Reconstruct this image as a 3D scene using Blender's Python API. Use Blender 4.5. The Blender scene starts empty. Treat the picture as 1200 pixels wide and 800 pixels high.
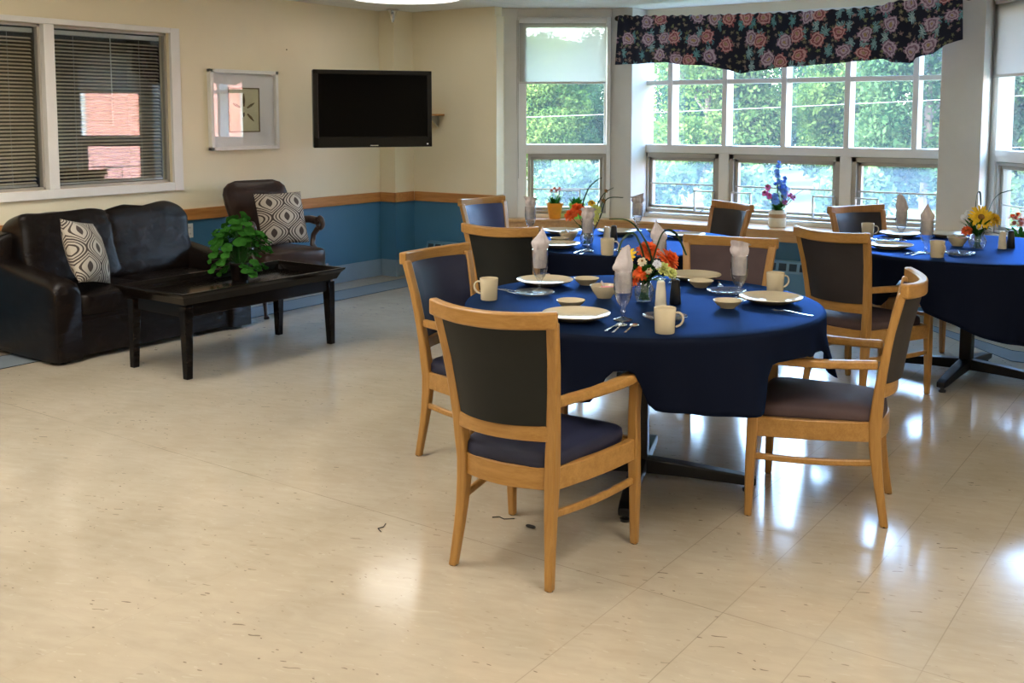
import bpy, math, random
from math import sin, cos, pi, radians, sqrt
from mathutils import Vector, Matrix
random.seed(7)
SC = bpy.context.scene
COL = SC.collection

# ------------------------------------------------------------------ materials
def nodes(name):
    m = bpy.data.materials.new(name); m.use_nodes = True
    nt = m.node_tree; b = nt.nodes['Principled BSDF']
    return m, nt, b
def N(nt, t, **kw):
    n = nt.nodes.new(t)
    for k, v in kw.items(): setattr(n, k, v)
    return n
def L(nt, a, b): nt.links.new(a, b)
def setin(nt, sock, v):
    if hasattr(v, 'is_linked') or hasattr(v, 'links'): nt.links.new(v, sock)
    else: sock.default_value = v
def math_(nt, op, a, b=0.0, c=0.0, clamp=False):
    n = N(nt, 'ShaderNodeMath', operation=op); n.use_clamp = clamp
    for i, v in enumerate((a, b, c)): setin(nt, n.inputs[i], v)
    return n.outputs[0]
def mixc(nt, f, a, b):
    n = N(nt, 'ShaderNodeMix', data_type='RGBA')
    setin(nt, n.inputs[0], f)
    setin(nt, n.inputs[6], (*a, 1) if isinstance(a, tuple) else a)
    setin(nt, n.inputs[7], (*b, 1) if isinstance(b, tuple) else b)
    return n.outputs[2]
def coords(nt, scale=(1, 1, 1), kind='Object', rot=(0, 0, 0), loc=(0, 0, 0)):
    tc = N(nt, 'ShaderNodeTexCoord'); mp = N(nt, 'ShaderNodeMapping')
    mp.inputs['Scale'].default_value = scale; mp.inputs['Rotation'].default_value = rot; mp.inputs['Location'].default_value = loc
    L(nt, tc.outputs[kind], mp.inputs[0]); return mp.outputs[0]
def noise(nt, vec, scale, detail=4, rough=.55):
    n = N(nt, 'ShaderNodeTexNoise'); n.inputs['Scale'].default_value = scale
    n.inputs['Detail'].default_value = detail; n.inputs['Roughness'].default_value = rough
    L(nt, vec, n.inputs['Vector']); return n.outputs[0]
def ramp(nt, f, lo, hi):
    n = N(nt, 'ShaderNodeMapRange'); n.inputs[1].default_value = lo; n.inputs[2].default_value = hi
    setin(nt, n.inputs[0], f); return n.outputs[0]
def bump(nt, b, h, strength=.2, dist=.01):
    n = N(nt, 'ShaderNodeBump'); n.inputs['Strength'].default_value = strength; n.inputs['Distance'].default_value = dist
    L(nt, h, n.inputs['Height']); L(nt, n.outputs[0], b.inputs['Normal'])

def plain(name, col, rough=.5, metal=0., var=.08, vscale=6., bmp=0., bscale=60., spec=.5, coat=0., sheen=0.):
    m, nt, b = nodes(name)
    v = coords(nt)
    f = noise(nt, v, vscale)
    lo = tuple(c * (1 - var) for c in col); hi = tuple(min(1, c * (1 + var)) for c in col)
    L(nt, mixc(nt, ramp(nt, f, .3, .7), lo, hi), b.inputs['Base Color'])
    b.inputs['Roughness'].default_value = rough; b.inputs['Metallic'].default_value = metal
    b.inputs['Specular IOR Level'].default_value = spec
    b.inputs['Coat Weight'].default_value = coat
    b.inputs['Sheen Weight'].default_value = sheen
    if bmp: bump(nt, b, noise(nt, v, bscale, 3), bmp, .004)
    return m

def wood(name, a, b_, rough=.35, axis='Z', scale=1.):
    m, nt, b = nodes(name)
    sc = {'X': (.7, 12, 12), 'Y': (12, .7, 12), 'Z': (12, 12, .7)}[axis]
    v = coords(nt, tuple(s * scale for s in sc))
    f1 = noise(nt, v, 3., 6, .6); f2 = noise(nt, v, 12., 3, .6)
    f = math_(nt, 'ADD', math_(nt, 'MULTIPLY', f1, .75), math_(nt, 'MULTIPLY', f2, .25))
    L(nt, mixc(nt, ramp(nt, f, .36, .64), a, b_), b.inputs['Base Color'])
    b.inputs['Roughness'].default_value = rough
    bump(nt, b, f2, .02, .001)
    return m

def leather(name, a, rough=.38, wr=.25):
    m, nt, b = nodes(name)
    v = coords(nt)
    f = noise(nt, v, 7., 5)
    L(nt, mixc(nt, ramp(nt, f, .3, .7), tuple(c * .7 for c in a), tuple(c * 1.3 for c in a)), b.inputs['Base Color'])
    b.inputs['Roughness'].default_value = rough; b.inputs['Specular IOR Level'].default_value = .2
    w = N(nt, 'ShaderNodeTexVoronoi'); w.inputs['Scale'].default_value = 220.; L(nt, v, w.inputs['Vector'])
    h = math_(nt, 'ADD', math_(nt, 'MULTIPLY', w.outputs[0], .08), math_(nt, 'MULTIPLY', noise(nt, coords(nt, (1.6, 2.2, 4)), 2.2, 2), 1.0))
    bump(nt, b, h, wr, .02)
    return m

def glassy(name, tint=(1, 1, 1), haze=0., hazecol=(.9, .95, 1), ior=1.5, rough=0., rim=0., power=5.):
    """thin pane: lets light through, mirrors a little by Fresnel, may carry a pale haze"""
    m = bpy.data.materials.new(name); m.use_nodes = True; nt = m.node_tree; nt.nodes.clear()
    out = N(nt, 'ShaderNodeOutputMaterial')
    tr = N(nt, 'ShaderNodeBsdfTransparent'); tr.inputs[0].default_value = (*tint, 1)
    if rim: L(nt, mixc(nt, math_(nt, 'POWER', N(nt, 'ShaderNodeLayerWeight').outputs['Facing'], 2.2), tint, tuple(c * .62 for c in tint)), tr.inputs[0])
    gl = N(nt, 'ShaderNodeBsdfGlossy'); gl.inputs['Roughness'].default_value = rough
    # Schlick reflectance from the facing angle: the same from both sides of the thin pane
    lw_ = N(nt, 'ShaderNodeLayerWeight'); lw_.inputs[0].default_value = .5
    r0 = ((ior - 1) / (ior + 1)) ** 2
    mx = N(nt, 'ShaderNodeMixShader'); L(nt, math_(nt, 'MULTIPLY_ADD', math_(nt, 'POWER', lw_.outputs['Facing'], power), (1 - r0) * (rim or 1.), r0), mx.inputs[0])
    base = tr.outputs[0]
    if haze:
        tl = N(nt, 'ShaderNodeBsdfTranslucent'); tl.inputs[0].default_value = (*hazecol, 1)
        m2 = N(nt, 'ShaderNodeMixShader'); m2.inputs[0].default_value = haze
        L(nt, tr.outputs[0], m2.inputs[1]); L(nt, tl.outputs[0], m2.inputs[2]); base = m2.outputs[0]
    L(nt, base, mx.inputs[1]); L(nt, gl.outputs[0], mx.inputs[2]); L(nt, mx.outputs[0], out.inputs[0])
    return m

def shade_cloth(name, col, see):
    m = bpy.data.materials.new(name); m.use_nodes = True; nt = m.node_tree; nt.nodes.clear()
    out = N(nt, 'ShaderNodeOutputMaterial')
    d = N(nt, 'ShaderNodeBsdfDiffuse'); d.inputs[0].default_value = (*col, 1)
    t = N(nt, 'ShaderNodeBsdfTranslucent'); t.inputs[0].default_value = (*col, 1)
    p = N(nt, 'ShaderNodeBsdfTransparent')
    a = N(nt, 'ShaderNodeMixShader'); a.inputs[0].default_value = .45
    L(nt, d.outputs[0], a.inputs[1]); L(nt, t.outputs[0], a.inputs[2])
    w = N(nt, 'ShaderNodeTexWave'); w.inputs['Scale'].default_value = 120; L(nt, coords(nt), w.inputs[0])
    b = N(nt, 'ShaderNodeMixShader')
    L(nt, math_(nt, 'MULTIPLY_ADD', w.outputs[1], .04, see), b.inputs[0])
    L(nt, a.outputs[0], b.inputs[1]); L(nt, p.outputs[0], b.inputs[2]); L(nt, b.outputs[0], out.inputs[0])
    return m

def emit(name, col, s):
    m = bpy.data.materials.new(name); m.use_nodes = True; nt = m.node_tree
    b = nt.nodes['Principled BSDF']
    b.inputs['Base Color'].default_value = (.9, .9, .9, 1)
    b.inputs['Emission Color'].default_value = (*col, 1); b.inputs['Emission Strength'].default_value = s
    n = noise(nt, coords(nt), 40.); bump(nt, b, n, .05, .002)
    return m

def floor_mat():
    m, nt, b = nodes('vinyl_tile_floor')
    T = .305
    tc = N(nt, 'ShaderNodeTexCoord'); sep = N(nt, 'ShaderNodeSeparateXYZ'); L(nt, tc.outputs['Object'], sep.inputs[0])
    u = math_(nt, 'DIVIDE', math_(nt, 'ADD', sep.outputs[0], 1.292 + 30 * T), T)
    w = math_(nt, 'DIVIDE', math_(nt, 'ADD', sep.outputs[1], -3.007 + 30 * T), T)
    fu, fw = math_(nt, 'FRACT', u), math_(nt, 'FRACT', w)
    cu, cw = math_(nt, 'FLOOR', u), math_(nt, 'FLOOR', w)
    cid = N(nt, 'ShaderNodeCombineXYZ'); L(nt, cu, cid.inputs[0]); L(nt, cw, cid.inputs[1])
    wn = N(nt, 'ShaderNodeTexWhiteNoise'); L(nt, cid.outputs[0], wn.inputs[0])
    par = math_(nt, 'MODULO', math_(nt, 'ADD', cu, cw), 2.)
    # each tile's streaks turned a quarter against its neighbour
    du = math_(nt, 'MULTIPLY', u, T); dw = math_(nt, 'MULTIPLY', w, T)
    wob = math_(nt, 'MULTIPLY', noise(nt, tc.outputs['Object'], 7., 2), 6.)
    sx = math_(nt, 'ADD', math_(nt, 'ADD', math_(nt, 'MULTIPLY', du, 24.), math_(nt, 'MULTIPLY', dw, 7.)), wob)
    sy = math_(nt, 'ADD', math_(nt, 'ADD', math_(nt, 'MULTIPLY', du, -16.), math_(nt, 'MULTIPLY', dw, 78.)), wob)
    cs = N(nt, 'ShaderNodeCombineXYZ'); L(nt, sx, cs.inputs[0]); L(nt, sy, cs.inputs[1]); L(nt, wn.outputs[0], cs.inputs[2])
    v1 = N(nt, 'ShaderNodeTexVoronoi', feature='F1'); v1.inputs['Scale'].default_value = 1.; L(nt, cs.outputs[0], v1.inputs['Vector'])
    rr = N(nt, 'ShaderNodeSeparateColor'); L(nt, v1.outputs['Color'], rr.inputs[0])
    spot = math_(nt, 'LESS_THAN', v1.outputs['Distance'], math_(nt, 'MULTIPLY', math_(nt, 'GREATER_THAN', rr.outputs[0], .70), math_(nt, 'MULTIPLY', rr.outputs[1], .30)))
    white = math_(nt, 'LESS_THAN', v1.outputs['Distance'], math_(nt, 'MULTIPLY', math_(nt, 'LESS_THAN', rr.outputs[0], .25), math_(nt, 'MULTIPLY', rr.outputs[1], .4)))
    cl = noise(nt, tc.outputs['Object'], 2.2, 5); cl2 = noise(nt, cs.outputs[0], .35, 4)
    base = mixc(nt, ramp(nt, math_(nt, 'ADD', math_(nt, 'MULTIPLY', cl, .6), math_(nt, 'MULTIPLY', cl2, .4)), .35, .65), (.455, .39, .29), (.555, .485, .375))
    tint = mixc(nt, math_(nt, 'MULTIPLY', wn.outputs[0], .22), base, (.56, .465, .34))
    tint = mixc(nt, math_(nt, 'MULTIPLY', white, .18), tint, (.70, .64, .53))
    tint = mixc(nt, math_(nt, 'MULTIPLY', spot, math_(nt, 'MULTIPLY', rr.outputs[2], .8)), tint, (.14, .105, .075))
    # seams: open only here and there
    ru, rw = math_(nt, 'ROUND', u), math_(nt, 'ROUND', w)
    def seam_line(coord, rnd, strong):
        near = math_(nt, 'LESS_THAN', math_(nt, 'ABSOLUTE', math_(nt, 'SUBTRACT', coord, rnd)), .0055)
        k = N(nt, 'ShaderNodeTexWhiteNoise', noise_dimensions='1D'); L(nt, rnd, k.inputs['W'])
        return math_(nt, 'MULTIPLY', near, math_(nt, 'MAXIMUM', strong, math_(nt, 'MULTIPLY', k.outputs[0], .10)))
    s_long = seam_line(w, rw, math_(nt, 'MULTIPLY', math_(nt, 'LESS_THAN', math_(nt, 'ABSOLUTE', math_(nt, 'SUBTRACT', rw, 30.)), .2), .55))
    s_cross = seam_line(u, ru, math_(nt, 'MULTIPLY', math_(nt, 'GREATER_THAN', ru, 28.5), .40))
    seam = math_(nt, 'MULTIPLY', math_(nt, 'MAXIMUM', s_long, s_cross), ramp(nt, noise(nt, tc.outputs['Object'], 1.6, 2), .30, .55))
    fin = mixc(nt, seam, tint, (.13, .10, .075))
    L(nt, fin, b.inputs['Base Color'])
    L(nt, math_(nt, 'MULTIPLY_ADD', noise(nt, tc.outputs['Object'], 5., 5), .09, .10), b.inputs['Roughness'])
    b.inputs['Specular IOR Level'].default_value = .6
    b.inputs['Coat Weight'].default_value = .35; b.inputs['Coat Roughness'].default_value = .09
    h = math_(nt, 'ADD', math_(nt, 'MULTIPLY', noise(nt, tc.outputs['Object'], 3.4, 3), 1.), math_(nt, 'MULTIPLY', wn.outputs[0], .04))
    bump(nt, b, h, .05, .02)
    return m

def ceiling_mat():
    m, nt, b = nodes('acoustic_tile')
    tc = N(nt, 'ShaderNodeTexCoord'); sep = N(nt, 'ShaderNodeSeparateXYZ'); L(nt, tc.outputs['Object'], sep.inputs[0])
    fu = math_(nt, 'FRACT', math_(nt, 'DIVIDE', math_(nt, 'ADD', sep.outputs[0], 20.2), .61)); fw = math_(nt, 'FRACT', math_(nt, 'DIVIDE', math_(nt, 'ADD', sep.outputs[1], 20.), 1.22))
    g = math_(nt, 'MAXIMUM', math_(nt, 'LESS_THAN', fu, .035), math_(nt, 'LESS_THAN', fw, .0175))
    sp = noise(nt, tc.outputs['Object'], 130., 2)
    c = mixc(nt, ramp(nt, sp, .58, .72), (.80, .80, .78), (.58, .58, .56))
    L(nt, mixc(nt, g, c, (.70, .70, .69)), b.inputs['Base Color']); b.inputs['Roughness'].default_value = .9
    bump(nt, b, math_(nt, 'ADD', sp, math_(nt, 'MULTIPLY', g, .8)), .3, .004)
    return m

def ogee_mat(scale=(9, 9, 5.4)):
    """interlocking ogee bands, cream on dark brown, running up local z"""
    m, nt, b = nodes('ogee_fabric')
    tc = N(nt, 'ShaderNodeTexCoord'); sep = N(nt, 'ShaderNodeSeparateXYZ'); L(nt, tc.outputs['Object'], sep.inputs[0])
    W_, H_ = .25, .25
    e = math_(nt, 'MULTIPLY_ADD', math_(nt, 'COSINE', math_(nt, 'MULTIPLY', sep.outputs[2], 2 * pi / H_)), .5, .5)
    u = math_(nt, 'MULTIPLY', math_(nt, 'ABSOLUTE', math_(nt, 'SUBTRACT', math_(nt, 'FRACT', math_(nt, 'ADD', math_(nt, 'DIVIDE', sep.outputs[0], W_), 10.5)), .5)), 2.)
    a = math_(nt, 'ABSOLUTE', math_(nt, 'SUBTRACT', u, e))
    l0 = math_(nt, 'LESS_THAN', a, .07)
    l1 = math_(nt, 'MAXIMUM', math_(nt, 'LESS_THAN', math_(nt, 'ABSOLUTE', math_(nt, 'SUBTRACT', a, .22)), .045), math_(nt, 'LESS_THAN', math_(nt, 'ABSOLUTE', math_(nt, 'SUBTRACT', a, .45)), .05))
    core = math_(nt, 'GREATER_THAN', a, .80)
    k = math_(nt, 'MAXIMUM', math_(nt, 'MAXIMUM', l0, l1), core)
    fz = noise(nt, tc.outputs['Object'], 160., 2)
    cr = mixc(nt, fz, (.36, .315, .255), (.48, .43, .36)); dk = mixc(nt, fz, (.03, .02, .016), (.065, .045, .035))
    L(nt, mixc(nt, k, cr, dk), b.inputs['Base Color']); b.inputs['Roughness'].default_value = .85
    bump(nt, b, fz, .3, .003)
    return m

def floral_mat():
    """dark navy print with big pink and mauve blooms, teal sprays and small leaves (uses the cloth's UV in metres)"""
    m, nt, b = nodes('floral_print')
    uv = N(nt, 'ShaderNodeUVMap')
    nz = N(nt, 'ShaderNodeTexNoise'); nz.inputs['Scale'].default_value = 16.; nz.inputs['Detail'].default_value = 3; L(nt, uv.outputs[0], nz.inputs['Vector'])
    sb = N(nt, 'ShaderNodeVectorMath', operation='MULTIPLY_ADD'); L(nt, nz.outputs['Color'], sb.inputs[0]); sb.inputs[1].default_value = (.075, .075, 0); L(nt, uv.outputs[0], sb.inputs[2]); uvo = sb.outputs[0]
    def layer(scale, seed, rnd, petals, r0, r1, stretch=(1, 1)):
        mp = N(nt, 'ShaderNodeMapping'); mp.inputs['Scale'].default_value = (scale * stretch[0], scale * stretch[1], 1); mp.inputs['Location'].default_value = (seed, seed * 1.7, 0)
        L(nt, uvo, mp.inputs[0])
        v = N(nt, 'ShaderNodeTexVoronoi', voronoi_dimensions='2D'); v.inputs['Scale'].default_value = 1.; v.inputs['Randomness'].default_value = rnd
        L(nt, mp.outputs[0], v.inputs['Vector'])
        d = N(nt, 'ShaderNodeVectorMath', operation='SUBTRACT'); L(nt, mp.outputs[0], d.inputs[0]); L(nt, v.outputs['Position'], d.inputs[1])
        s = N(nt, 'ShaderNodeSeparateXYZ'); L(nt, d.outputs[0], s.inputs[0])
        c = N(nt, 'ShaderNodeSeparateColor'); L(nt, v.outputs['Color'], c.inputs[0])
        ang = math_(nt, 'ADD', math_(nt, 'ARCTAN2', s.outputs[1], s.outputs[0]), math_(nt, 'MULTIPLY', c.outputs[2], 6.28))
        dist = v.outputs['Distance']
        pet = math_(nt, 'ABSOLUTE', math_(nt, 'COSINE', math_(nt, 'MULTIPLY', ang, petals / 2)))
        edge = math_(nt, 'MULTIPLY_ADD', pet, r1, r0)
        inside = math_(nt, 'LESS_THAN', dist, edge)
        rel = math_(nt, 'DIVIDE', dist, edge)
        return inside, rel, c, ang, pet
    navy = (.010, .012, .034)
    fz = noise(nt, uvo, 60., 3)
    # small leaves and buds
    i3, r3, c3, a3, p3 = layer(17., 3.1, .9, 5, .10, .26)
    leafc = mixc(nt, c3.outputs[1], (.26, .32, .15), (.42, .24, .30))
    leafc = mixc(nt, math_(nt, 'MULTIPLY', r3, .8), leafc, (.05, .06, .04))
    col = mixc(nt, math_(nt, 'MULTIPLY', i3, math_(nt, 'GREATER_THAN', c3.outputs[0], .25)), navy, leafc)
    # teal sprays
    i2, r2, c2, a2, p2 = layer(8.2, 1.3, .75, 6, .10, .30, (1.2, .8))
    teal = mixc(nt, c2.outputs[1], (.14, .40, .46), (.42, .60, .66))
    teal = mixc(nt, math_(nt, 'GREATER_THAN', p2, .93), teal, (.05, .13, .17))
    col = mixc(nt, math_(nt, 'MULTIPLY', i2, math_(nt, 'GREATER_THAN', c2.outputs[0], .55)), col, teal)
    # large blooms with concentric petals
    i1, r1, c1, a1, p1 = layer(5.6, .4, .6, 11, .29, .12)
    pink = mixc(nt, math_(nt, 'GREATER_THAN', c1.outputs[0], .5), (.42, .13, .15), (.38, .24, .36))
    rim = mixc(nt, math_(nt, 'GREATER_THAN', c1.outputs[0], .5), (.66, .40, .40), (.58, .48, .58))
    rings = math_(nt, 'SINE', math_(nt, 'ADD', math_(nt, 'MULTIPLY', r1, 15.), math_(nt, 'MULTIPLY', p1, 4.)))
    bl = mixc(nt, ramp(nt, rings, -.4, .9), pink, rim)
    bl = mixc(nt, math_(nt, 'LESS_THAN', math_(nt, 'ABSOLUTE', math_(nt, 'SUBTRACT', rings, -.8)), .14), bl, (.07, .03, .05))
    bl = mixc(nt, math_(nt, 'LESS_THAN', r1, .2), bl, (.42, .30, .16))
    col = mixc(nt, math_(nt, 'MULTIPLY', i1, math_(nt, 'GREATER_THAN', c1.outputs[1], .12)), col, bl)
    L(nt, col, b.inputs['Base Color']); b.inputs['Roughness'].default_value = .9
    bump(nt, b, fz, .15, .002)
    return m

def blue_cloth():
    """navy woven cloth with a blue satin gloss at grazing angles"""
    m, nt, b = nodes('navy_blue_tablecloth')
    v = coords(nt); f = noise(nt, v, 3.)
    L(nt, mixc(nt, f, (.0008, .0026, .0105), (.0012, .0038, .015)), b.inputs['Base Color'])
    b.inputs['Roughness'].default_value = .7; b.inputs['Specular IOR Level'].default_value = .1
    bump(nt, b, noise(nt, v, 420., 3), .10, .004)
    g = N(nt, 'ShaderNodeBsdfGlossy'); g.inputs[0].default_value = (.007, .085, .34, 1); g.inputs['Roughness'].default_value = .42
    lw_ = N(nt, 'ShaderNodeLayerWeight'); lw_.inputs[0].default_value = .5
    mx = N(nt, 'ShaderNodeMixShader'); L(nt, math_(nt, 'MULTIPLY', math_(nt, 'POWER', lw_.outputs['Facing'], 3.2), .75), mx.inputs[0])
    L(nt, b.outputs[0], mx.inputs[1]); L(nt, g.outputs[0], mx.inputs[2]); L(nt, mx.outputs[0], nt.nodes['Material Output'].inputs[0])
    return m

def leaf_mat(name, a, b_, tr=.45):
    m = bpy.data.materials.new(name); m.use_nodes = True; nt = m.node_tree; nt.nodes.clear()
    out = N(nt, 'ShaderNodeOutputMaterial')
    f = noise(nt, coords(nt), 1.1, 6, .7)
    c = mixc(nt, ramp(nt, f, .36, .64), a, b_)
    d = N(nt, 'ShaderNodeBsdfDiffuse'); L(nt, c, d.inputs[0])
    t = N(nt, 'ShaderNodeBsdfTranslucent'); L(nt, c, t.inputs[0])
    mx = N(nt, 'ShaderNodeMixShader'); mx.inputs[0].default_value = tr
    L(nt, d.outputs[0], mx.inputs[1]); L(nt, t.outputs[0], mx.inputs[2]); L(nt, mx.outputs[0], out.inputs[0])
    return m

def siding_mat(name, col):
    m, nt, b = nodes(name)
    tc = N(nt, 'ShaderNodeTexCoord'); sep = N(nt, 'ShaderNodeSeparateXYZ'); L(nt, tc.outputs['Object'], sep.inputs[0])
    f = math_(nt, 'FRACT', math_(nt, 'MULTIPLY', sep.outputs[2], 7.))
    L(nt, mixc(nt, math_(nt, 'LESS_THAN', f, .12), col, tuple(c * .7 for c in col)), b.inputs['Base Color'])
    b.inputs['Roughness'].default_value = .8; bump(nt, b, f, .3, .02)
    return m

def tray_mat():
    m = wood('espresso_wood', (.004, .003, .0026), (.008, .0055, .0045), .13, 'Y')
    m.node_tree.nodes['Principled BSDF'].inputs['Specular IOR Level'].default_value = .16
    return m

M = {}
M['floor'] = floor_mat(); M['ceil'] = ceiling_mat()
M['cream'] = plain('cream_wall_paint', (.81, .73, .535), .6, var=.03, vscale=1.5, bmp=.06, bscale=220)
M['blue'] = plain('blue_wainscot_paint', (.055, .175, .295), .45, var=.05, vscale=2, bmp=.05, bscale=200)
M['cove'] = plain('grey_blue_cove_base', (.20, .285, .37), .45, var=.05)
M['rail'] = wood('oak_rail', (.40, .17, .045), (.56, .265, .085), .35, 'Y')
M['railx'] = wood('oak_rail_cross', (.40, .17, .045), (.56, .265, .085), .35, 'X')
M['sillw'] = wood('maple_sill', (.52, .27, .10), (.66, .38, .16), .35, 'X')
M['white'] = plain('white_trim_paint', (.78, .77, .74), .4, var=.03)
M['pillarw'] = plain('grey_white_pillar_paint', (.64, .62, .585), .55, var=.03)
M['alu'] = plain('beige_grey_aluminium', (.42, .39, .345), .4, .2, var=.05)
M['alul'] = plain('pale_aluminium', (.62, .61, .58), .4, .2, var=.05)
M['glass'] = glassy('window_pane', (.94, .98, 1.), .015, (.7, .85, 1.), ior=1.5)
M['hazy'] = glassy('hazy_window_pane', (.88, .94, 1.), .05, (.7, .85, 1.), ior=1.45)  # more pale-blue haze mixed in than in the clear panes
M['mirrorglass'] = glassy('interior_pane', (.9, .92, .92), ior=1.75)
M['pictureglass'] = glassy('picture_pane', (1, 1, 1), ior=1.65)
M['dark'] = plain('unlit_room_shade', (.03, .026, .022), .9)  # darkness of the unlit room beyond, put into the wall colour
M['slat'] = plain('tan_blind_slat', (.62, .53, .40), .5, var=.1)
M['maple'] = wood('honey_maple', (.335, .165, .038), (.43, .230, .064), .33, 'Z')
M['mapley'] = wood('honey_maple_rail', (.335, .165, .038), (.44, .236, .066), .33, 'X')
M['mapled'] = wood('walnut_maple', (.36, .16, .045), (.47, .225, .07), .33, 'Z')  # maple variant, slightly redder than the honey maple
M['vinyl_navy'] = plain('slate_navy_vinyl', (.020, .023, .050), .45, spec=.3, var=.15, vscale=9, bmp=.12, bscale=300)
M['vinyl_blue'] = plain('blue_vinyl', (.045, .060, .135), .45, spec=.3, var=.12, vscale=9, bmp=.12, bscale=300)
M['vinyl_mauve'] = plain('mauve_grey_vinyl', (.085, .058, .060), .6, spec=.15, var=.12, vscale=9, bmp=.12, bscale=300)
M['vinyl_char'] = plain('charcoal_vinyl', (.0085, .0102, .0098), .55, spec=.3, var=.12, vscale=9, bmp=.12, bscale=300)
M['vinyl_taupe'] = plain('taupe_vinyl', (.032, .027, .028), .55, spec=.3, var=.12, vscale=9, bmp=.12, bscale=300)
M['leather'] = leather('dark_brown_leather', (.0075, .0048, .004), .27, .45)
M['leather2'] = leather('brown_leather', (.034, .0195, .0145), .30, .12)
M['darkwood'] = wood('carved_dark_wood', (.022, .012, .009), (.05, .026, .018), .3, 'Z')
M['espresso'] = tray_mat()
M['ogee'] = ogee_mat(); M['floral'] = floral_mat()
M['cloth'] = blue_cloth()
M['blackmetal'] = plain('black_enamel_metal', (.005, .005, .007), .35, .0, spec=.3)
M['chrome'] = plain('stainless_steel', (.72, .70, .66), .18, 1., var=.03)
M['silver'] = plain('brushed_silver', (.55, .54, .52), .3, 1., var=.05)
M['china'] = plain('cream_china', (.62, .535, .37), .2, var=.03, coat=.3)
M['chinal'] = plain('pale_china', (.76, .70, .56), .18, var=.03, coat=.4)
M['napkin'] = plain('lilac_white_napkin', (.60, .545, .555), .9, var=.10, vscale=30, bmp=.55, bscale=70)
M['crystal'] = glassy('crystal', (.93, .96, .98), .06, ior=1.8, rim=.7, power=3.)
M['goblet'] = glassy('goblet_glass', (.965, .975, .985), .02, ior=1.8, rim=.8, power=2.6)
M['tvblack'] = plain('black_tv_plastic', (.003, .003, .0035), .22, spec=.25)
M['screen'] = plain('black_tv_screen', (.0010, .0010, .0014), .08, spec=.06)
M['plastic_w'] = plain('white_plastic', (.75, .74, .70), .4)
M['pepper'] = plain('black_plastic', (.008, .008, .009), .3)
M['curtainrod'] = plain('dark_bronze_rod', (.03, .022, .014), .35, .6)
M['green'] = leaf_mat('pot_leaf', (.012, .06, .008), (.055, .20, .03), .3)
M['stem'] = plain('green_stem', (.03, .12, .02), .5, var=.2)
M['blade'] = plain('dark_grass_blade', (.012, .05, .016), .35, var=.25)
M['orange'] = plain('orange_petals', (.78, .12, .015), .7, var=.2, vscale=60)
M['yellow'] = plain('yellow_petals', (.85, .55, .02), .7, var=.15, vscale=60)
M['lime'] = plain('pale_lime_petals', (.62, .66, .22), .7, var=.15, vscale=60)
M['creamp'] = plain('cream_petals', (.75, .66, .48), .7, var=.12, vscale=60)
M['pinkp'] = plain('magenta_petals', (.66, .13, .42), .7, var=.2, vscale=60)
M['bluep'] = plain('blue_petals', (.17, .36, .88), .7, var=.25, vscale=60)
M['whitep'] = plain('white_petals', (.75, .78, .85), .7, var=.1, vscale=60)
M['coralp'] = plain('coral_petals', (.70, .22, .14), .7, var=.2, vscale=60)
M['flowereye'] = plain('brown_flower_eye', (.25, .12, .02), .8)
M['pot_orange'] = plain('orange_foil', (.85, .32, .02), .4, var=.1, vscale=20)
M['pot_green'] = plain('lime_green_foil', (.22, .55, .06), .4, var=.1, vscale=20)
M['pot_dark'] = plain('dark_brown_pot', (.018, .010, .008), .35)
M['stone'] = plain('cream_stoneware', (.68, .62, .50), .5, var=.08, vscale=30)
M['cork'] = plain('tan_band', (.42, .24, .12), .6, var=.1)
M['packet_p'] = plain('pink_paper', (.75, .25, .30), .7); M['packet_w'] = plain('white_paper', (.75, .72, .66), .7)
M['art'] = plain('pale_yellow_green_art', (.62, .60, .40), .8, var=.1, vscale=5); M['artline'] = plain('brown_ink', (.16, .12, .06), .8)
M['mat'] = plain('white_mat_board', (.86, .85, .86), .8, var=.02)
M['shade'] = shade_cloth('roller_shade_mesh', (.62, .60, .56), .36)
M['shade_o'] = shade_cloth('roller_shade_opaque', (.66, .64, .61), .04)
M['lamp'] = emit('lamp_diffuser', (1., .95, .86), 2.2)
M['panel'] = emit('fill_panel_glow', (1., .94, .86), 12.5)  # glow of the added ceiling fill panels
M['bark'] = plain('tree_bark', (.10, .07, .05), .9, var=.25, vscale=5)
M['leafA'] = leaf_mat('tree_leaf_light', (.026, .066, .018), (.125, .18, .045))
M['leafB'] = leaf_mat('tree_leaf_mid', (.015, .046, .018), (.070, .12, .045))
M['leafC'] = leaf_mat('tree_leaf_cool', (.010, .032, .018), (.040, .078, .042))
M['lawn'] = plain('lawn', (.05, .075, .026), .9, var=.25, vscale=.8)
M['asphalt'] = plain('grey_asphalt', (.085, .092, .10), .8, var=.1, vscale=2)
M['salmon'] = siding_mat('salmon_siding', (.80, .36, .28))
M['roof'] = plain('grey_shingle', (.25, .25, .27), .9, var=.2, vscale=6)
M['wire'] = plain('pale_cable', (.06, .065, .07), .4)
M['bandgrey'] = plain('grey_blue_vinyl_band', (.27, .32, .36), .2, var=.06, vscale=4, coat=.3)
M['bandblack'] = plain('black_vinyl_line', (.02, .022, .025), .2, coat=.3)
M['vent'] = plain('dark_vent_slot', (.012, .03, .05), .8)
M['heater'] = plain('blue_painted_metal', (.10, .235, .36), .4, var=.04)
M['smoke'] = plain('dark_debris', (.02, .016, .012), .8)

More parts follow.
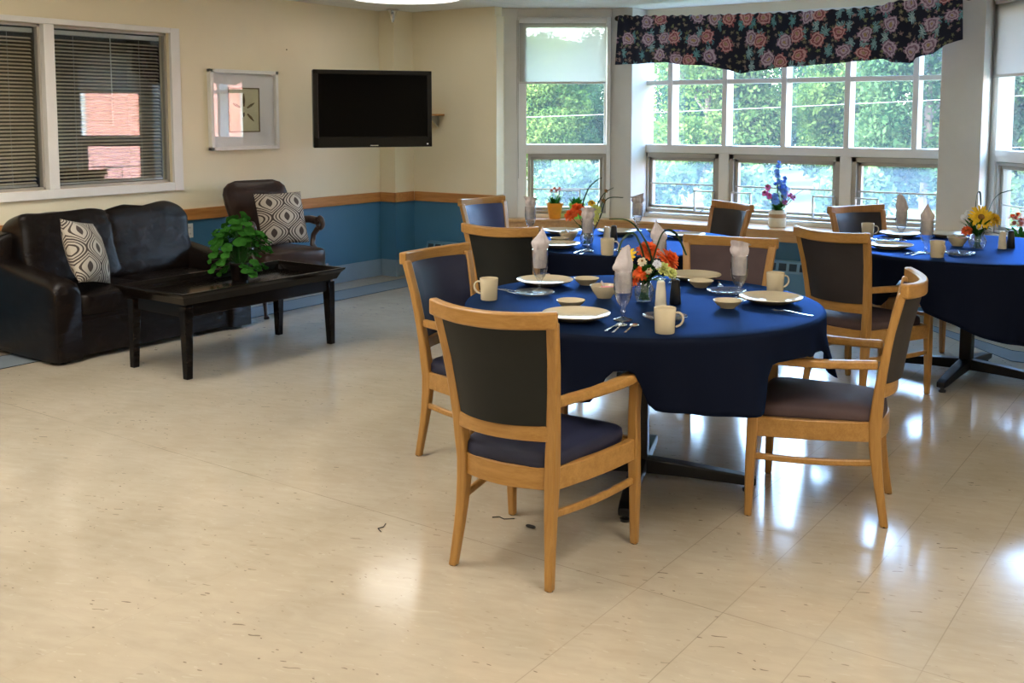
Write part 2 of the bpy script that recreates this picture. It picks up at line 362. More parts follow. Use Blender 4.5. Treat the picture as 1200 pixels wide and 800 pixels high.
# ------------------------------------------------------------------ mesh builder
class MB:
    def __init__(s): s.v = []; s.f = []; s.mi = []; s.uv = None
    def add(s, vs, fs, mi=0):
        b = len(s.v); s.v += [tuple(p) for p in vs]; s.f += [tuple(b + i for i in f) for f in fs]; s.mi += [mi] * len(fs); return s
    def box(s, x0, x1, y0, y1, z0, z1, mi=0, T=None):
        vs = [Vector((x, y, z)) for z in (z0, z1) for y in (y0, y1) for x in (x0, x1)]
        if T: vs = [T @ p for p in vs]
        return s.add(vs, [(0, 2, 3, 1), (4, 5, 7, 6), (0, 1, 5, 4), (2, 6, 7, 3), (0, 4, 6, 2), (1, 3, 7, 5)], mi)
    def loft(s, rings, mi=0, caps=True, closed=True, loop=False):
        n = len(rings[0]); vs = [p for r in rings for p in r]; fs = []
        m = len(rings)
        for i in range(m if loop else m - 1):
            j2 = (i + 1) % m
            for k in range(n if closed else n - 1):
                k2 = (k + 1) % n
                fs.append((i * n + k, i * n + k2, j2 * n + k2, j2 * n + k))
        if caps and not loop:
            fs.append(tuple(range(n - 1, -1, -1))); fs.append(tuple((m - 1) * n + k for k in range(n)))
        return s.add(vs, fs, mi)
    def loft_v(s, pts, mi=0):
        return s.loft([[Vector((x - a / 2, y - b / 2, z)), Vector((x + a / 2, y - b / 2, z)), Vector((x + a / 2, y + b / 2, z)), Vector((x - a / 2, y + b / 2, z))] for x, y, z, a, b in pts], mi)
    def loft_h(s, pts, mi=0):
        rings = []
        P = [Vector(p[:3]) for p in pts]
        for i, (x, y, z, w, h) in enumerate(pts):
            t = P[min(i + 1, len(P) - 1)] - P[max(i - 1, 0)]; t.z = 0; t.normalize()
            n = Vector((-t.y, t.x, 0)) * (w / 2); u = Vector((0, 0, h / 2)); p = P[i]
            rings.append([p - n - u, p + n - u, p + n + u, p - n + u])
        return s.loft(rings, mi)
    def lathe(s, prof, seg=28, c=(0, 0, 0), mi=0, mod=None):
        c = Vector(c); rings = []
        for i, (r, z) in enumerate(prof):
            ring = []
            for k in range(seg):
                a = 2 * pi * k / seg; rr = max(r, 1e-5) * (mod(a, i) if mod else 1)
                ring.append(c + Vector((rr * cos(a), rr * sin(a), z)))
            rings.append(ring)
        return s.loft(rings, mi)
    def tube(s, pts, r, seg=8, mi=0, flat=1.):
        P = [Vector(p) for p in pts]; rs = r if isinstance(r, (list, tuple)) else [r] * len(P)
        rings = []; ref = None
        for i, p in enumerate(P):
            t = (P[min(i + 1, len(P) - 1)] - P[max(i - 1, 0)]).normalized()
            if ref is None:
                ref = Vector((0, 0, 1)) if abs(t.z) < .9 else Vector((1, 0, 0))
            a = t.cross(ref).normalized(); b = a.cross(t).normalized(); ref = b
            rings.append([p + a * rs[i] * cos(2 * pi * k / seg) + b * rs[i] * flat * sin(2 * pi * k / seg) for k in range(seg)])
        return s.loft(rings, mi)
    def grid(s, fn, nu, nv, mi=0, closeu=False):
        vs = [Vector(fn(i / nu, j / nv)) for j in range(nv + 1) for i in range(nu + (0 if closeu else 1))]
        w = nu + (0 if closeu else 1); fs = []
        for j in range(nv):
            for i in range(nu):
                i2 = (i + 1) % w
                fs.append((j * w + i, j * w + i2, (j + 1) * w + i2, (j + 1) * w + i))
        return s.add(vs, fs, mi)
    def sq(s, c, size, e1=.3, e2=.3, nu=28, nv=16, mi=0, fn=None):
        """superquadric cushion"""
        sx, sy, sz = (q / 2 for q in size); c = Vector(c)
        sp = lambda t, e: math.copysign(abs(t) ** e, t)
        rings = []
        for j in range(nv + 1):
            ph = -pi / 2 + pi * j / nv; ph = max(-pi / 2 + 1e-3, min(pi / 2 - 1e-3, ph)); ring = []
            for k in range(nu):
                th = 2 * pi * k / nu
                p = Vector((sx * sp(cos(ph), e1) * sp(cos(th), e2), sy * sp(cos(ph), e1) * sp(sin(th), e2), sz * sp(sin(ph), e1)))
                if fn: p = Vector(fn(p))
                ring.append(c + p)
            rings.append(ring)
        return s.loft(rings, mi)
    def xf(s, T):
        s.v = [tuple(T @ Vector(p)) for p in s.v]; return s
    def build(s, name, mats, parent=None, smooth=35, bevel=0., loc=None, rot=None, solid=0., sub=0, bseg=2):
        me = bpy.data.meshes.new(name); me.from_pydata(s.v, [], s.f)
        for m in (mats if isinstance(mats, (list, tuple)) else [mats]): me.materials.append(m)
        me.polygons.foreach_set('material_index', s.mi)
        if smooth:
            me.polygons.foreach_set('use_smooth', [True] * len(me.polygons))
            me.set_sharp_from_angle(angle=radians(smooth))
        me.validate(); me.update()
        o = bpy.data.objects.new(name, me); COL.objects.link(o)
        if parent is not None: o.parent = parent
        if loc is not None: o.location = loc
        if rot is not None: o.rotation_euler = rot
        if solid:
            md = o.modifiers.new('thick', 'SOLIDIFY'); md.thickness = solid; md.offset = -1
        if bevel:
            md = o.modifiers.new('edge', 'BEVEL'); md.width = bevel; md.segments = bseg; md.limit_method = 'ANGLE'; md.angle_limit = radians(40); md.harden_normals = False
        if sub:
            md = o.modifiers.new('sub', 'SUBSURF'); md.levels = sub; md.render_levels = sub
        return o

def tag(o, label=None, cat=None, group=None, kind=None):
    for k, v in (('label', label), ('category', cat), ('group', group), ('kind', kind)):
        if v: o[k] = v
    return o
def empty(name, loc=(0, 0, 0), rz=0., label=None, cat=None, group=None, kind=None):
    o = bpy.data.objects.new(name, None); COL.objects.link(o); o.location = loc; o.rotation_euler = (0, 0, rz); o.empty_display_size = .1
    return tag(o, label, cat, group, kind)
def copy_tree(o, parent=None, kids=None):
    c = o.copy(); COL.objects.link(c)
    if parent is not None: c.parent = parent
    for ch in list(KIDS(o)): copy_tree(ch, c)
    return c
def KIDS(o):
    return [x for x in COL.objects if x.parent == o]
def dup(o, loc, rz, label, group=None):
    c = copy_tree(o); c.location = loc; c.rotation_euler = (0, 0, rz)
    c['label'] = label
    if group: c['group'] = group
    return c
def S(mb, name, mats, parent=None, **kw):
    o = mb.build(name, mats, parent, **kw)
    if parent is None: o['kind'] = 'structure'
    return o

# ------------------------------------------------------------------ room shell
XL, YB, ZC = -6.98, 7.95, 2.585
XR, YF = 3.6, -3.2
WY0, WY1, WZ0, WZ1 = 3.205, 5.235, 1.05, 2.22       # interior window opening
# floor, ceiling
S(MB().box(-9.4, XR + .1, YF - .1, 9.3, -.12, 0), 'floor', M['floor'], smooth=0)
S(MB().box(-9.4, XR + .1, YF - .1, 9.35, ZC, ZC + .12), 'ceiling', M['ceil'], smooth=0)
w = MB(); t = .12
def lw(y0, y1, z0, z1, mi): w.box(XL - t, XL, y0, y1, z0, z1, mi)
lw(YF, YB + .1, 0, .74, 1); lw(YF, YB + .1, .74, WZ0, 0); lw(YF, WY0, WZ0, WZ1, 0); lw(WY1, YB + .1, WZ0, WZ1, 0); lw(YF, YB + .1, WZ1, ZC, 0)
S(w, 'wall_left', [M['cream'], M['blue']], smooth=0)
w = MB()
for z0, z1, mi in ((0, .74, 1), (.74, ZC, 0)): w.box(XL, -6.785, 7.67, YB, z0, z1, mi)
S(w, 'column', [M['cream'], M['blue']], smooth=0)
w = MB()
for z0, z1, mi in ((0, .74, 1), (.74, ZC, 0)):
    w.box(-6.785, -5.785, YB, YB + .11, z0, z1, mi); w.box(-.995, XR + .1, YB, YB + .11, z0, z1, mi)
S(w, 'wall_back', [M['cream'], M['blue']], smooth=0)
S(MB().box(XR, XR + .12, YF, YB, 0, ZC), 'wall_right', M['cream'], smooth=0)
S(MB().box(XL - t, XR + .12, YF - .12, YF, 0, ZC), 'wall_front', M['cream'], smooth=0)
# rails and cove bases
S(MB().box(XL, XL + .022, YF, 7.648, .735, .828), 'trim_1', M['rail'], smooth=0, bevel=.004)
w = MB(); w.box(XL + .002, -6.765, 7.648, 7.67, .735, .828); w.box(-6.785, -6.763, 7.648, YB - .022, .735, .828); w.box(-6.763, -5.76, YB - .022, YB, .735, .828); w.box(-5.785, -5.763, YB, YB + .11, .735, .828)
S(w, 'trim_2', M['railx'], smooth=0, bevel=.004)
S(MB().box(XL, XL + .012, YF, 7.66, 0, .165), 'baseboard_left', M['cove'], smooth=0, bevel=.003)
w = MB(); w.box(XL + .012, -6.775, 7.658, 7.67, 0, .165); w.box(-6.785, -6.773, 7.67, YB, 0, .165); w.box(-6.773, -5.785, YB - .012, YB, 0, .165)
S(w, 'baseboard_back', M['cove'], smooth=0, bevel=.003)
# wall-end casing (white edge at the bay)
S(MB().box(-5.785, -5.765, YB - .004, YB + .115, .83, 2.5), 'trim_3', M['cream'], smooth=0, bevel=.003)
# room behind the interior window
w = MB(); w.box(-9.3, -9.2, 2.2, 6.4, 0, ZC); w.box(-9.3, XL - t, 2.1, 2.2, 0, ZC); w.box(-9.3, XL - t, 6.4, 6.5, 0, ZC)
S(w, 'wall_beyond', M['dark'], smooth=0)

# ------------------------------------------------------------------ window 1: interior pane pair with blinds
win = empty('window_1', (XL, 4.22, 1.63), kind='structure')
f = MB()
Y0, Y1, Z0, Z1 = WY0 - .085, WY1 + .085, WZ0 - .065, WZ1 + .04
def wf(mb, x0, x1, ya, yb, za, zb): mb.box(x0 - XL, x1 - XL, ya - 4.22, yb - 4.22, za - 1.63, zb - 1.63)
for ya, yb, za, zb in ((Y0, WY0, Z0, Z1), (WY1, Y1, Z0, Z1), (WY0, WY1, Z0, WZ0), (WY0, WY1, WZ1, Z1)): wf(f, XL, XL + .03, ya, yb, za, zb)
wf(f, XL - .09, XL + .022, 4.18, 4.26, WZ0, WZ1)
f.build('frame', M['white'], win, smooth=0, bevel=.004)
f = MB()
for a, b in ((WY0, 4.18), (4.26, WY1)):
    wf(f, XL - .07, XL - .03, a, a + .018, WZ0, WZ1); wf(f, XL - .07, XL - .03, b - .018, b, WZ0, WZ1); wf(f, XL - .07, XL - .03, a, b, WZ1 - .02, WZ1); wf(f, XL - .07, XL - .03, a, b, WZ0, WZ0 + .02)
f.build('sash', M['alu'], win, smooth=0)
for a, b in ((WY0, 4.18), (4.26, WY1)):
    g = MB(); wf(g, XL - .05, XL - .046, a + .018, b - .018, WZ0 + .02, WZ1 - .02); g.build('pane', M['mirrorglass'], win, smooth=0)
def blind(y0, y1, label):
    o = empty('venetian_blind', (XL - .10, (y0 + y1) / 2, WZ0 + .03), 0, label, 'blind', 'blinds behind the interior window')
    h = (y1 - y0) / 2 - .025; H = WZ1 - WZ0 - .06
    MB().box(-.02, .02, -h, h, H - .03, H).build('head_rail', M['alul'], o, smooth=0, bevel=.003)
    sl = MB(); n = int((H - .05) / .0262)
    for i in range(n):
        z = .02 + i * .0262
        T = Matrix.Translation((0, 0, z)) @ Matrix.Rotation(radians(30), 4, 'Y')
        sl.box(-.0125, .0125, -h + .005, h - .005, -.0006, .0006, T=T)
    sl.build('slats', M['slat'], o, smooth=0)
    MB().box(-.014, .014, -h, h, -.008, .008).build('bottom_rail', M['alul'], o, smooth=0, bevel=.003)
    for k in (-.6, .6): MB().tube([(.014, h * k, 0), (.014, h * k, H)], .0012, 5).build('ladder_cord', M['white'], o)
    MB().tube([(.022, h * .05, H - .01), (.024, h * .05, H * .38)], .004, 6).build('tilt_wand', M['plastic_w'], o)
    return o
blind(WY0, 4.18, 'tan venetian blind behind the interior pane cut by the photo edge')
blind(4.26, WY1, 'tan venetian blind behind the whole interior pane nearest the framed picture')

# ------------------------------------------------------------------ bay window
YW = 9.04
cw = empty('window_3', (-3.41, YW, .6), kind='structure')
def W(mb, x0, x1, y0, y1, z0, z1): mb.box(x0 + 3.41, x1 + 3.41, y0 - YW, y1 - YW, z0 - .6, z1 - .6)
f = MB()
ZT0, ZT1, ZM0, ZM1, ZTOP = 1.225, 1.30, 1.868, 1.91, 2.42
xs = [-4.522, -3.968, -3.404, -2.84, -2.276]
W(f, -4.80, -2.02, YW, YW + .16, ZT0, ZT1); W(f, -4.80, -2.02, YW, YW + .16, ZTOP, ZTOP + .08)
W(f, -4.80, -2.02, YW - .01, YW + .16, .60, .635)
for i, x in enumerate(xs):
    W(f, x - .024, x + .024, YW, YW + .15, ZT1, ZTOP)
    if i in (1, 3): W(f, x - .05, x + .05, YW + .01, YW + .15, .635, ZT0)
f.build('frame', M['white'], cw, smooth=0, bevel=.004)
f = MB(); W(f, -4.80, -2.02, YW + .008, YW + .14, ZM0, ZM1); f.build('muntin', M['white'], cw, smooth=0, bevel=.003)
ed = [-4.80] + xs + [-2.02]
for a, b in zip(ed[:-1], ed[1:]):
    for z0, z1 in ((ZT1, ZM0), (ZM1, ZTOP)):
        g = MB(); W(g, a + .02, b - .02, YW + .140, YW + .144, z0, z1); g.build('pane', M['glass'], cw, smooth=0)
for a, b in ((-4.80, -4.018), (-3.918, -2.89), (-2.79, -2.02)):
    s_ = MB(); y0, y1 = YW + .02, YW + .12
    z0, z1 = .645, ZT0 - .005
    for k, dd in ((0, 0), (.045, .035)):
        aa, bb, c0, c1 = a + k, b - k, z0 + k, z1 - k; q = .042 if k == 0 else .03
        W(s_, aa, aa + q, y0 + dd, y1, c0, c1); W(s_, bb - q, bb, y0 + dd, y1, c0, c1); W(s_, aa, bb, y0 + dd, y1, c1 - q, c1); W(s_, aa, bb, y0 + dd, y1, c0, c0 + q * .8)
    s_.build('sash', M['alu'], cw, smooth=0, bevel=.003)
    g = MB(); W(g, a + .07, b - .07, YW + .09, YW + .094, z0 + .06, z1 - .06); g.build('pane', M['hazy'], cw, smooth=0)
    s_ = MB(); W(s_, a + .05, b - .05, YW + .05, YW + .065, .918, .932); s_.build('screen_bar', M['alul'], cw, smooth=0)
    for xx in ((a + .13, b - .13) if b - a > .9 else (b - .14,) if a < -4 else (a + .14,)):
        k = MB(); q = .008
        x0, x1 = xx - .10, xx + .10
        W(k, x0, x0 + .012, YW - .012, YW + .02, .665, .875); W(k, x1 - .012, x1, YW - .012, YW + .02, .665, .875); W(k, x0, x1, YW - .012, YW + .02, .863, .875); W(k, x0, x1, YW - .012, YW + .02, .665, .677)
        hd = k.build('crank_frame', M['alul'], cw, smooth=0, bevel=.002)
        k = MB(); k.tube([(xx + 3.41 - .02, -.02, .08), (xx + 3.41 + .03, -.03, .11), (xx + 3.41 + .07, -.03, .105)], .006, 6)
        k.build('crank_handle', M['silver'], hd)
# header walls over the windows
w = MB(); w.box(-5.1, -1.68, YW, YW + .16, ZTOP + .08, ZC)
S(w, 'wall_header', M['cream'], smooth=0)
# pillars
S(MB().box(-5.08, -4.775, 8.75, 9.2, 0, ZC), 'pillar_1', M['pillarw'], smooth=0, bevel=.006)
S(MB().box(-2.015, -1.70, 8.75, 9.2, 0, ZC), 'pillar_2', M['pillarw'], smooth=0, bevel=.006)

def facet(name, mirror, shade_mat, shade_label, org, ang, Lf, endw):
    """angled side of the bay; local x runs from the wall end towards the pillar, local y points outdoors"""
    sx = -1 if mirror else 1
    o = empty(name, (*org, 0), ang, kind='structure'); E_ = Lf - endw
    def B(mb, s0, s1, y0, y1, z0, z1): mb.box(min(s0 * sx, s1 * sx), max(s0 * sx, s1 * sx), y0, y1, z0, z1)
    f = MB(); B(f, -.06, .135, -.02, .14, .60, ZC); f.build('jamb', M['pillarw'], o, smooth=0, bevel=.004)
    f = MB(); B(f, .135, .222, .0, .14, .60, 2.5); B(f, E_, Lf, 0, .14, .6, 2.5); B(f, .222, E_, 0, .14, 1.215, 1.304); B(f, .222, E_, 0, .14, 2.41, 2.5); B(f, .222, E_, -.005, .14, .60, .64)
    f.build('frame', M['white'], o, smooth=0, bevel=.004)
    f = MB(); B(f, .10, Lf + .01, .01, .15, 2.5, ZC); f.build('header', M['pillarw'], o, smooth=0)
    g = MB(); B(g, .222, E_, .10, .104, 1.304, 2.41); g.build('pane', M['glass'], o, smooth=0)
    q = MB()
    for k in (0, .03):
        B(q, .235 + k, .262 + k, .01 + k, .11, .645, 1.21 - k); B(q, E_ - .03 - k, E_ - k, .01 + k, .11, .645, 1.21 - k); B(q, .235, E_, .01 + k, .11, 1.185 - k, 1.212 - k); B(q, .235, E_, .01 + k, .11, .645, .67 + k)
    q.build('sash', M['alu'], o, smooth=0, bevel=.003)
    g = MB(); B(g, .28, E_ - .035, .07, .074, .68, 1.17); g.build('pane', M['hazy'], o, smooth=0)
    q = MB(); B(q, .28, E_ - .035, .04, .052, .868, .88); q.build('screen_bar', M['alul'], o, smooth=0)
    q = MB(); B(q, .53, .54, -.01, .02, .665, .865); B(q, .73, .74, -.01, .02, .665, .865); B(q, .53, .74, -.01, .02, .855, .866); B(q, .53, .74, -.01, .02, .665, .676)
    q.build('crank_frame', M['alul'], o, smooth=0)
    # roller shade: a thing hanging in the window
    r = empty('roller_shade', o.location, o.rotation_euler.z, shade_label, 'window shade')
    k = MB(); k.tube([(sx * .15, -.035, 2.47), (sx * (E_ - .01), -.035, 2.47)], .028, 12); k.build('roller', M['pillarw'], r)
    k = MB(); B(k, .152, E_ + (.06 if mirror else -.013), -.014, -.012, 1.895, 2.47); k.build('shade_cloth', shade_mat, r, smooth=0)
    k = MB(); B(k, .150, E_ + (.062 if mirror else -.011), -.022, -.004, 1.876, 1.897); k.build('hem_bar', M['pillarw'], r, smooth=0, bevel=.004)
    k = MB(); k.tube([(sx * .145, -.03, 2.47), (sx * .142, -.032, 1.7), (sx * .145, -.03, .98)], .003, 6); k.tube([(sx * .132, -.04, 2.47), (sx * .130, -.04, 1.7), (sx * .145, -.03, .98)], .003, 6)
    k.build('pull_chain', M['alu'], r)
    return o
facet('window_2', False, M['shade'], 'sheer roller shade half lowered over the window left of the pillar', (-5.82, 8.13), math.atan2(.576, .817), 1.02, .035)
facet('window_4', True, M['shade_o'], 'off-white roller shade over the window at the right photo edge', (-.90, 8.13), -math.atan2(.97, .82), 1.27, .12)

# sill: one board around the bay, wood apron, blue panel below
def bay_line(off):
    """room-side polyline of the bay at a distance OFF inside the window planes (mirrored about x=-3.39)"""
    a = (-5.82 + .576 * off - .03, 8.13 - .817 * off - .021); Yc = YW + .0 - (off + .28)
    s = (Yc - a[1]) / .576; b = (a[0] + .817 * s, Yc)
    m = lambda p: (-6.78 - p[0], p[1])
    return [a, b, m(b), m(a)]
def ribbon(inner, outer, z0, z1):
    mb = MB()
    rings = [[Vector((p[0], p[1], z0)), Vector((q[0], q[1], z0)), Vector((q[0], q[1], z1)), Vector((p[0], p[1], z1))] for p, q in zip(inner, outer)]
    return mb.loft(rings)
lineA = bay_line(.16); lineB = bay_line(.14); lineC = bay_line(.05)
outl = [(-5.86, 8.17), (-5.0, 9.06), (-1.70, 9.14), (-.86, 8.17)]
outl2 = [(-5.80, 8.2), (-4.9, 8.80), (-1.88, 8.80), (-.98, 8.2)]
S(ribbon(lineA, outl, .572, .60), 'sill_1', M['sillw'], smooth=0, bevel=.005)
S(ribbon(lineB, lineC, .495, .572), 'trim_4', M['sillw'], smooth=0, bevel=.003)
wl = bay_line(.075); wl2 = bay_line(.02)
S(ribbon(wl, wl2, 0, .572), 'wall_bay', M['blue'], smooth=0)

# convector heaters (fin-tube covers)
def heater(x0, x1, y, label, n):
    o = empty('baseboard_heater', ((x0 + x1) / 2, y, .05), 0, label, 'heater')
    h = (x1 - x0) / 2
    prof = [(0, 0), (-.10, 0), (-.10, .20), (-.075, .30), (0, .30)]
    MB().loft([[Vector((-h, p[0], p[1])) for p in prof], [Vector((h, p[0], p[1])) for p in prof]]).build('cover', M['heater'], o, smooth=0, bevel=.004)
    for k in (-h + .1, h - .1): MB().box(k - .02, k + .02, -.08, -.02, -.05, 0).build('foot', M['heater'], o, smooth=0)
    g = MB(); T = Matrix.Translation((0, -.0885, .25)) @ Matrix.Rotation(math.atan2(.025, .1), 4, 'X').inverted()
    for i in range(n):
        x = -h + .06 + i * (2 * h - .12) / (n - 1)
        g.box(x - .032, x + .032, -.003, .002, -.03, .032, T=T)
    g.build('vent_slots', M['vent'], o, smooth=0)
heater(-4.6, -2.2, 8.58, 'blue convector heater with square slots under the wide bay window', 26)
heater(-6.55, -5.9, 7.934, 'short blue convector heater on the blue wall beneath the corner shelf', 7)

# floor inlay band
def band(o0, o1, z, name, mat):
    """strip between two offsets from the walls, following wall, corner and bay"""
    def line(o):
        x0, y0 = -6.98 + o, 7.935 - o * .98
        k = .0
        return [(x0, YF + .02), (x0, y0), (-5.5 - o * .15, y0), (-4.85 - o * .15, 8.28 - o * .6 + .1), (-1.93 + o * .15, 8.28 - o * .6 + .1), (-1.28 + o * .15, y0), (XR - .02, y0)]
    a, b = line(o0), line(o1)
    mb = MB(); vs = [(*p, z) for p in a] + [(*p, z) for p in b]; n = len(a)
    mb.add(vs, [(i, i + 1, n + i + 1, n + i) for i in range(n - 1)])
    o = mb.build(name, mat, smooth=0, solid=.0008); o['kind'] = 'structure'
    return o
band(.34, .675, .0014, 'trim_5', M['bandgrey'])
band(.33, .342, .0022, 'trim_6', M['bandblack'])
band(.672, .684, .0022, 'trim_7', M['bandblack'])

# ------------------------------------------------------------------ valance on its rod
hem = [(-4.89, 2.05), (-4.35, 2.058), (-4.205, 2.031), (-3.956, 2.017), (-3.753, 1.974), (-3.649, 1.942), (-3.555, 1.955), (-3.251, 1.984), (-3.103, 1.987), (-2.78, 2.006), (-2.437, 2.031), (-2.369, 2.001), (-2.205, 1.99), (-2.174, 2.029), (-2.046, 2.058), (-1.954, 2.121), (-1.825, 2.155)]
top = [(-4.849, 2.498), (-4.046, 2.459), (-3.262, 2.440), (-2.688, 2.440), (-2.484, 2.446), (-2.352, 2.478), (-1.844, 2.495)]
def interp(t, x):
    if x <= t[0][0]: return t[0][1]
    for (a, b), (c, d) in zip(t[:-1], t[1:]):
        if x <= c: return b + (d - b) * (x - a) / (c - a)
    return t[-1][1]
va = empty('window_valance', (-3.36, 8.65, 2.46), 0, 'dark floral valance gathered on the rod over the wide bay window', 'valance')
mb = MB(); nu, nv = 240, 16; uvs = []
for j in range(nv + 1):
    v = j / nv
    for i in range(nu + 1):
        u = i / nu
        xt = -4.849 + u * 3.005; xb = -4.89 + u * 3.065
        x = xt + (xb - xt) * v
        zt, zb = interp(top, xt), interp(hem, xb)
        z = zt + (zb - zt) * v
        fold = .016 * sin(u * 95 + 1.5 * sin(u * 23)) * (.35 + .65 * v) + .03 * v * sin(u * 17 + .6)
        y = -.035 * (1 - .2 * v) + fold - .02 * sin(pi * min(1, v * 6)) * 0
        z += .006 * sin(u * 210) * (1 - v) ** 3
        mb.v.append((x + 3.36, y - .01, z - 2.46)); uvs.append((u * 3.25, (1 - v) * .47))
for j in range(nv):
    for i in range(nu):
        a = j * (nu + 1) + i; mb.f.append((a, a + 1, a + nu + 2, a + nu + 1)); mb.mi.append(0)
fo = mb.build('cloth', M['floral'], va, smooth=80, solid=.003)
ul = fo.data.uv_layers.new(name='UVMap')
for lp in fo.data.loops: ul.data[lp.index].uv = uvs[lp.vertex_index]
rd = empty('curtain_rod', (-3.36, 8.65, 2.46), 0, 'dark bronze curtain rod carrying the floral valance', 'curtain rod')
MB().tube([(x + 3.36, 0, interp(top, x) - 2.46 - .022) for x in [-4.86 + 3.03 * k / 24 for k in range(25)]], .010, 10).build('rod', M['curtainrod'], rd)
for k, nm in ((-1.52, 'finial'), (1.55, 'finial')):
    MB().sq((k, 0, .018), (.055, .05, .05), 1, 1, 14, 10).build(nm, M['curtainrod'], rd)
for k in (-1.44, 1.46): MB().box(k - .012, k + .012, 0, .1, .022, .048).build('bracket', M['curtainrod'], rd, smooth=0)

# ------------------------------------------------------------------ dining chair
def post(z):
    pts = [(0, -.245, .195), (.2, -.213, .180), (.36, -.197, .176), (.55, -.213, .190), (.75, -.244, .208), (.93, -.287, .226)]
    for a, b in zip(pts[:-1], pts[1:]):
        if z <= b[0]:
            k = (z - a[0]) / (b[0] - a[0]); return a[1] + (b[1] - a[1]) * k, a[2] + (b[2] - a[2]) * k
    return pts[-1][1:]
def make_chair(label, vin, vout, woodm=None, group='dining chairs around the blue tables'):
    woodm = woodm or M['maple']; wr = M['mapley'] if woodm == M['maple'] else woodm
    o = empty('dining_chair', (0, 0, 0), 0, label, 'chair', group)
    for s in (-1, 1):      # rear legs run up as back posts
        pts = []
        for k in range(13):
            z = .918 * k / 12; y, x = post(z); wx = .028 + .012 * min(1, z / .36); wy = .030 + .018 * math.exp(-((z - .38) / .2) ** 2)
            pts.append((s * x, y, z, wx, wy))
        MB().loft_v(pts).build('leg', woodm, o, bevel=.006)
    for s in (-1, 1):      # front legs carry the arms
        MB().loft_v([(s * .266, .262, 0, .028, .028), (s * .268, .258, .2, .035, .036), (s * .266, .252, .36, .04, .042), (s * .266, .250, .50, .036, .04), (s * .272, .252, .628, .038, .045)]).build('leg', woodm, o, bevel=.006)
    f = MB(); z = .366; h = .078
    f.loft_h([(-.245 + .49 * k / 6, .25 + .018 * sin(pi * k / 6), z, .026, h) for k in range(7)])
    f.loft_h([(-.165 + .33 * k / 8, -.197 - .035 * sin(pi * k / 8), z, .026, h) for k in range(9)])
    for s in (-1, 1):
        f.loft_h([(s * (.180 + .085 * (k / 6) + .014 * sin(pi * k / 6)), -.185 + .43 * k / 6, z, .026, h) for k in range(7)])
    f.build('seat_frame', wr, o, bevel=.004)
    def seatfn(p):
        t = (p.y + .23) / .47
        bow = -.03 * (1 - (p.x / .25) ** 2) * (1 - t) if t < 1 else 0
        return Vector((p.x * (.74 + .26 * min(1, max(0, t))), p.y + max(-.035, bow) * .8, p.z * (1 if p.z < 0 else 1 + .25 * (1 - (p.x / .26) ** 2) * (1 - (p.y / .25) ** 2))))
    MB().sq((0, .022, .418), (.505, .47, .085), .45, .28, 40, 14, fn=seatfn).build('seat_cushion', vin, o, smooth=60)
    # back panel, front and rear faces of its own cover
    def back(off, thick):
        mb = MB()
        def pt(u, v, d):
            z = .555 + v * .345; y, hw = post(z); hw -= .012
            x = -hw + 2 * hw * u
            return Vector((x, y - .062 * (1 - (x / hw) ** 2) + d, z))
        def edge(u, v): return min(1., 6 * min(u, 1 - u, v, 1 - v) + .35)
        front = lambda u, v: pt(u, v, off + thick * edge(u, v))
        rear = lambda u, v: pt(u, v, off)
        nu, nv = 16, 14
        A = [front(i / nu, j / nv) for j in range(nv + 1) for i in range(nu + 1)]; Bv = [rear(i / nu, j / nv) for j in range(nv + 1) for i in range(nu + 1)]
        nA = len(A); fs = []; W_ = nu + 1
        for j in range(nv):
            for i in range(nu):
                a = j * W_ + i; fs.append((a, a + W_, a + W_ + 1, a + 1)); fs.append((nA + a, nA + a + 1, nA + a + W_ + 1, nA + a + W_))
        ring = [i for i in range(nu)] + [j * W_ + nu for j in range(nv)] + [nv * W_ + i for i in range(nu, 0, -1)] + [j * W_ for j in range(nv, 0, -1)]
        for k in range(len(ring)):
            a, b = ring[k], ring[(k + 1) % len(ring)]; fs.append((a, b, nA + b, nA + a))
        return mb.add(A + Bv, fs)
    back(.0, .022).build('back_cushion', vin, o, smooth=50)
    back(-.012, .011).build('back_cover', vout, o, smooth=50)
    f = MB(); n = 14
    f.loft_h([(-.247 + .494 * k / n, -.288 - .064 * (1 - ((k / n - .5) * 2) ** 2), .9285 - .010 * (1 - ((k / n - .5) * 2) ** 2), .034, .056) for k in range(n + 1)])
    f.build('top_rail', wr, o, bevel=.007)
    f = MB(); y, x = post(.53)
    f.loft_h([(-x + 2 * x * k / n, y - .050 * (1 - ((k / n - .5) * 2) ** 2), .528, .026, .054) for k in range(n + 1)])
    f.build('back_rail', wr, o, bevel=.005)
    for s in (-1, 1):
        f = MB()
        f.loft_h([(s * .196, -.205, .632, .026, .036), (s * .206, -.12, .629, .034, .034), (s * .232, .0, .627, .042, .033), (s * .262, .12, .634, .052, .033), (s * .278, .21, .642, .058, .034), (s * .280, .275, .644, .052, .034), (s * .279, .30, .643, .036, .030)])
        f.build('arm', wr, o, bevel=.009, bseg=3)
        f = MB(); f.loft_h([(s * (.178 + .085 * k / 6 + .006 * sin(pi * k / 6)), -.205 + .455 * k / 6, .245 - .008 * sin(pi * k / 6), .02, .026) for k in range(7)])
        f.build('stretcher', wr, o, bevel=.006)
    for s, (fx, fy) in ((-1, (.195, -.245)), (1, (.195, -.245)), (-1, (.266, .262)), (1, (.266, .262))):
        MB().lathe([(.001, 0), (.013, 0), (.014, .006), (.001, .006)], 10, (s * fx, fy, -.0)).build('glide', M['pepper'], o)
    return o
TA, TB, TC = Vector((-2.08, 3.92, 0)), Vector((-3.17, 5.79, 0)), Vector((-1.33, 6.68, 0))
G_CH = 'dining chairs around the blue tables'
def placed(o, x, y, rz): o.location = (x, y, 0); o.rotation_euler = (0, 0, radians(rz)); return o
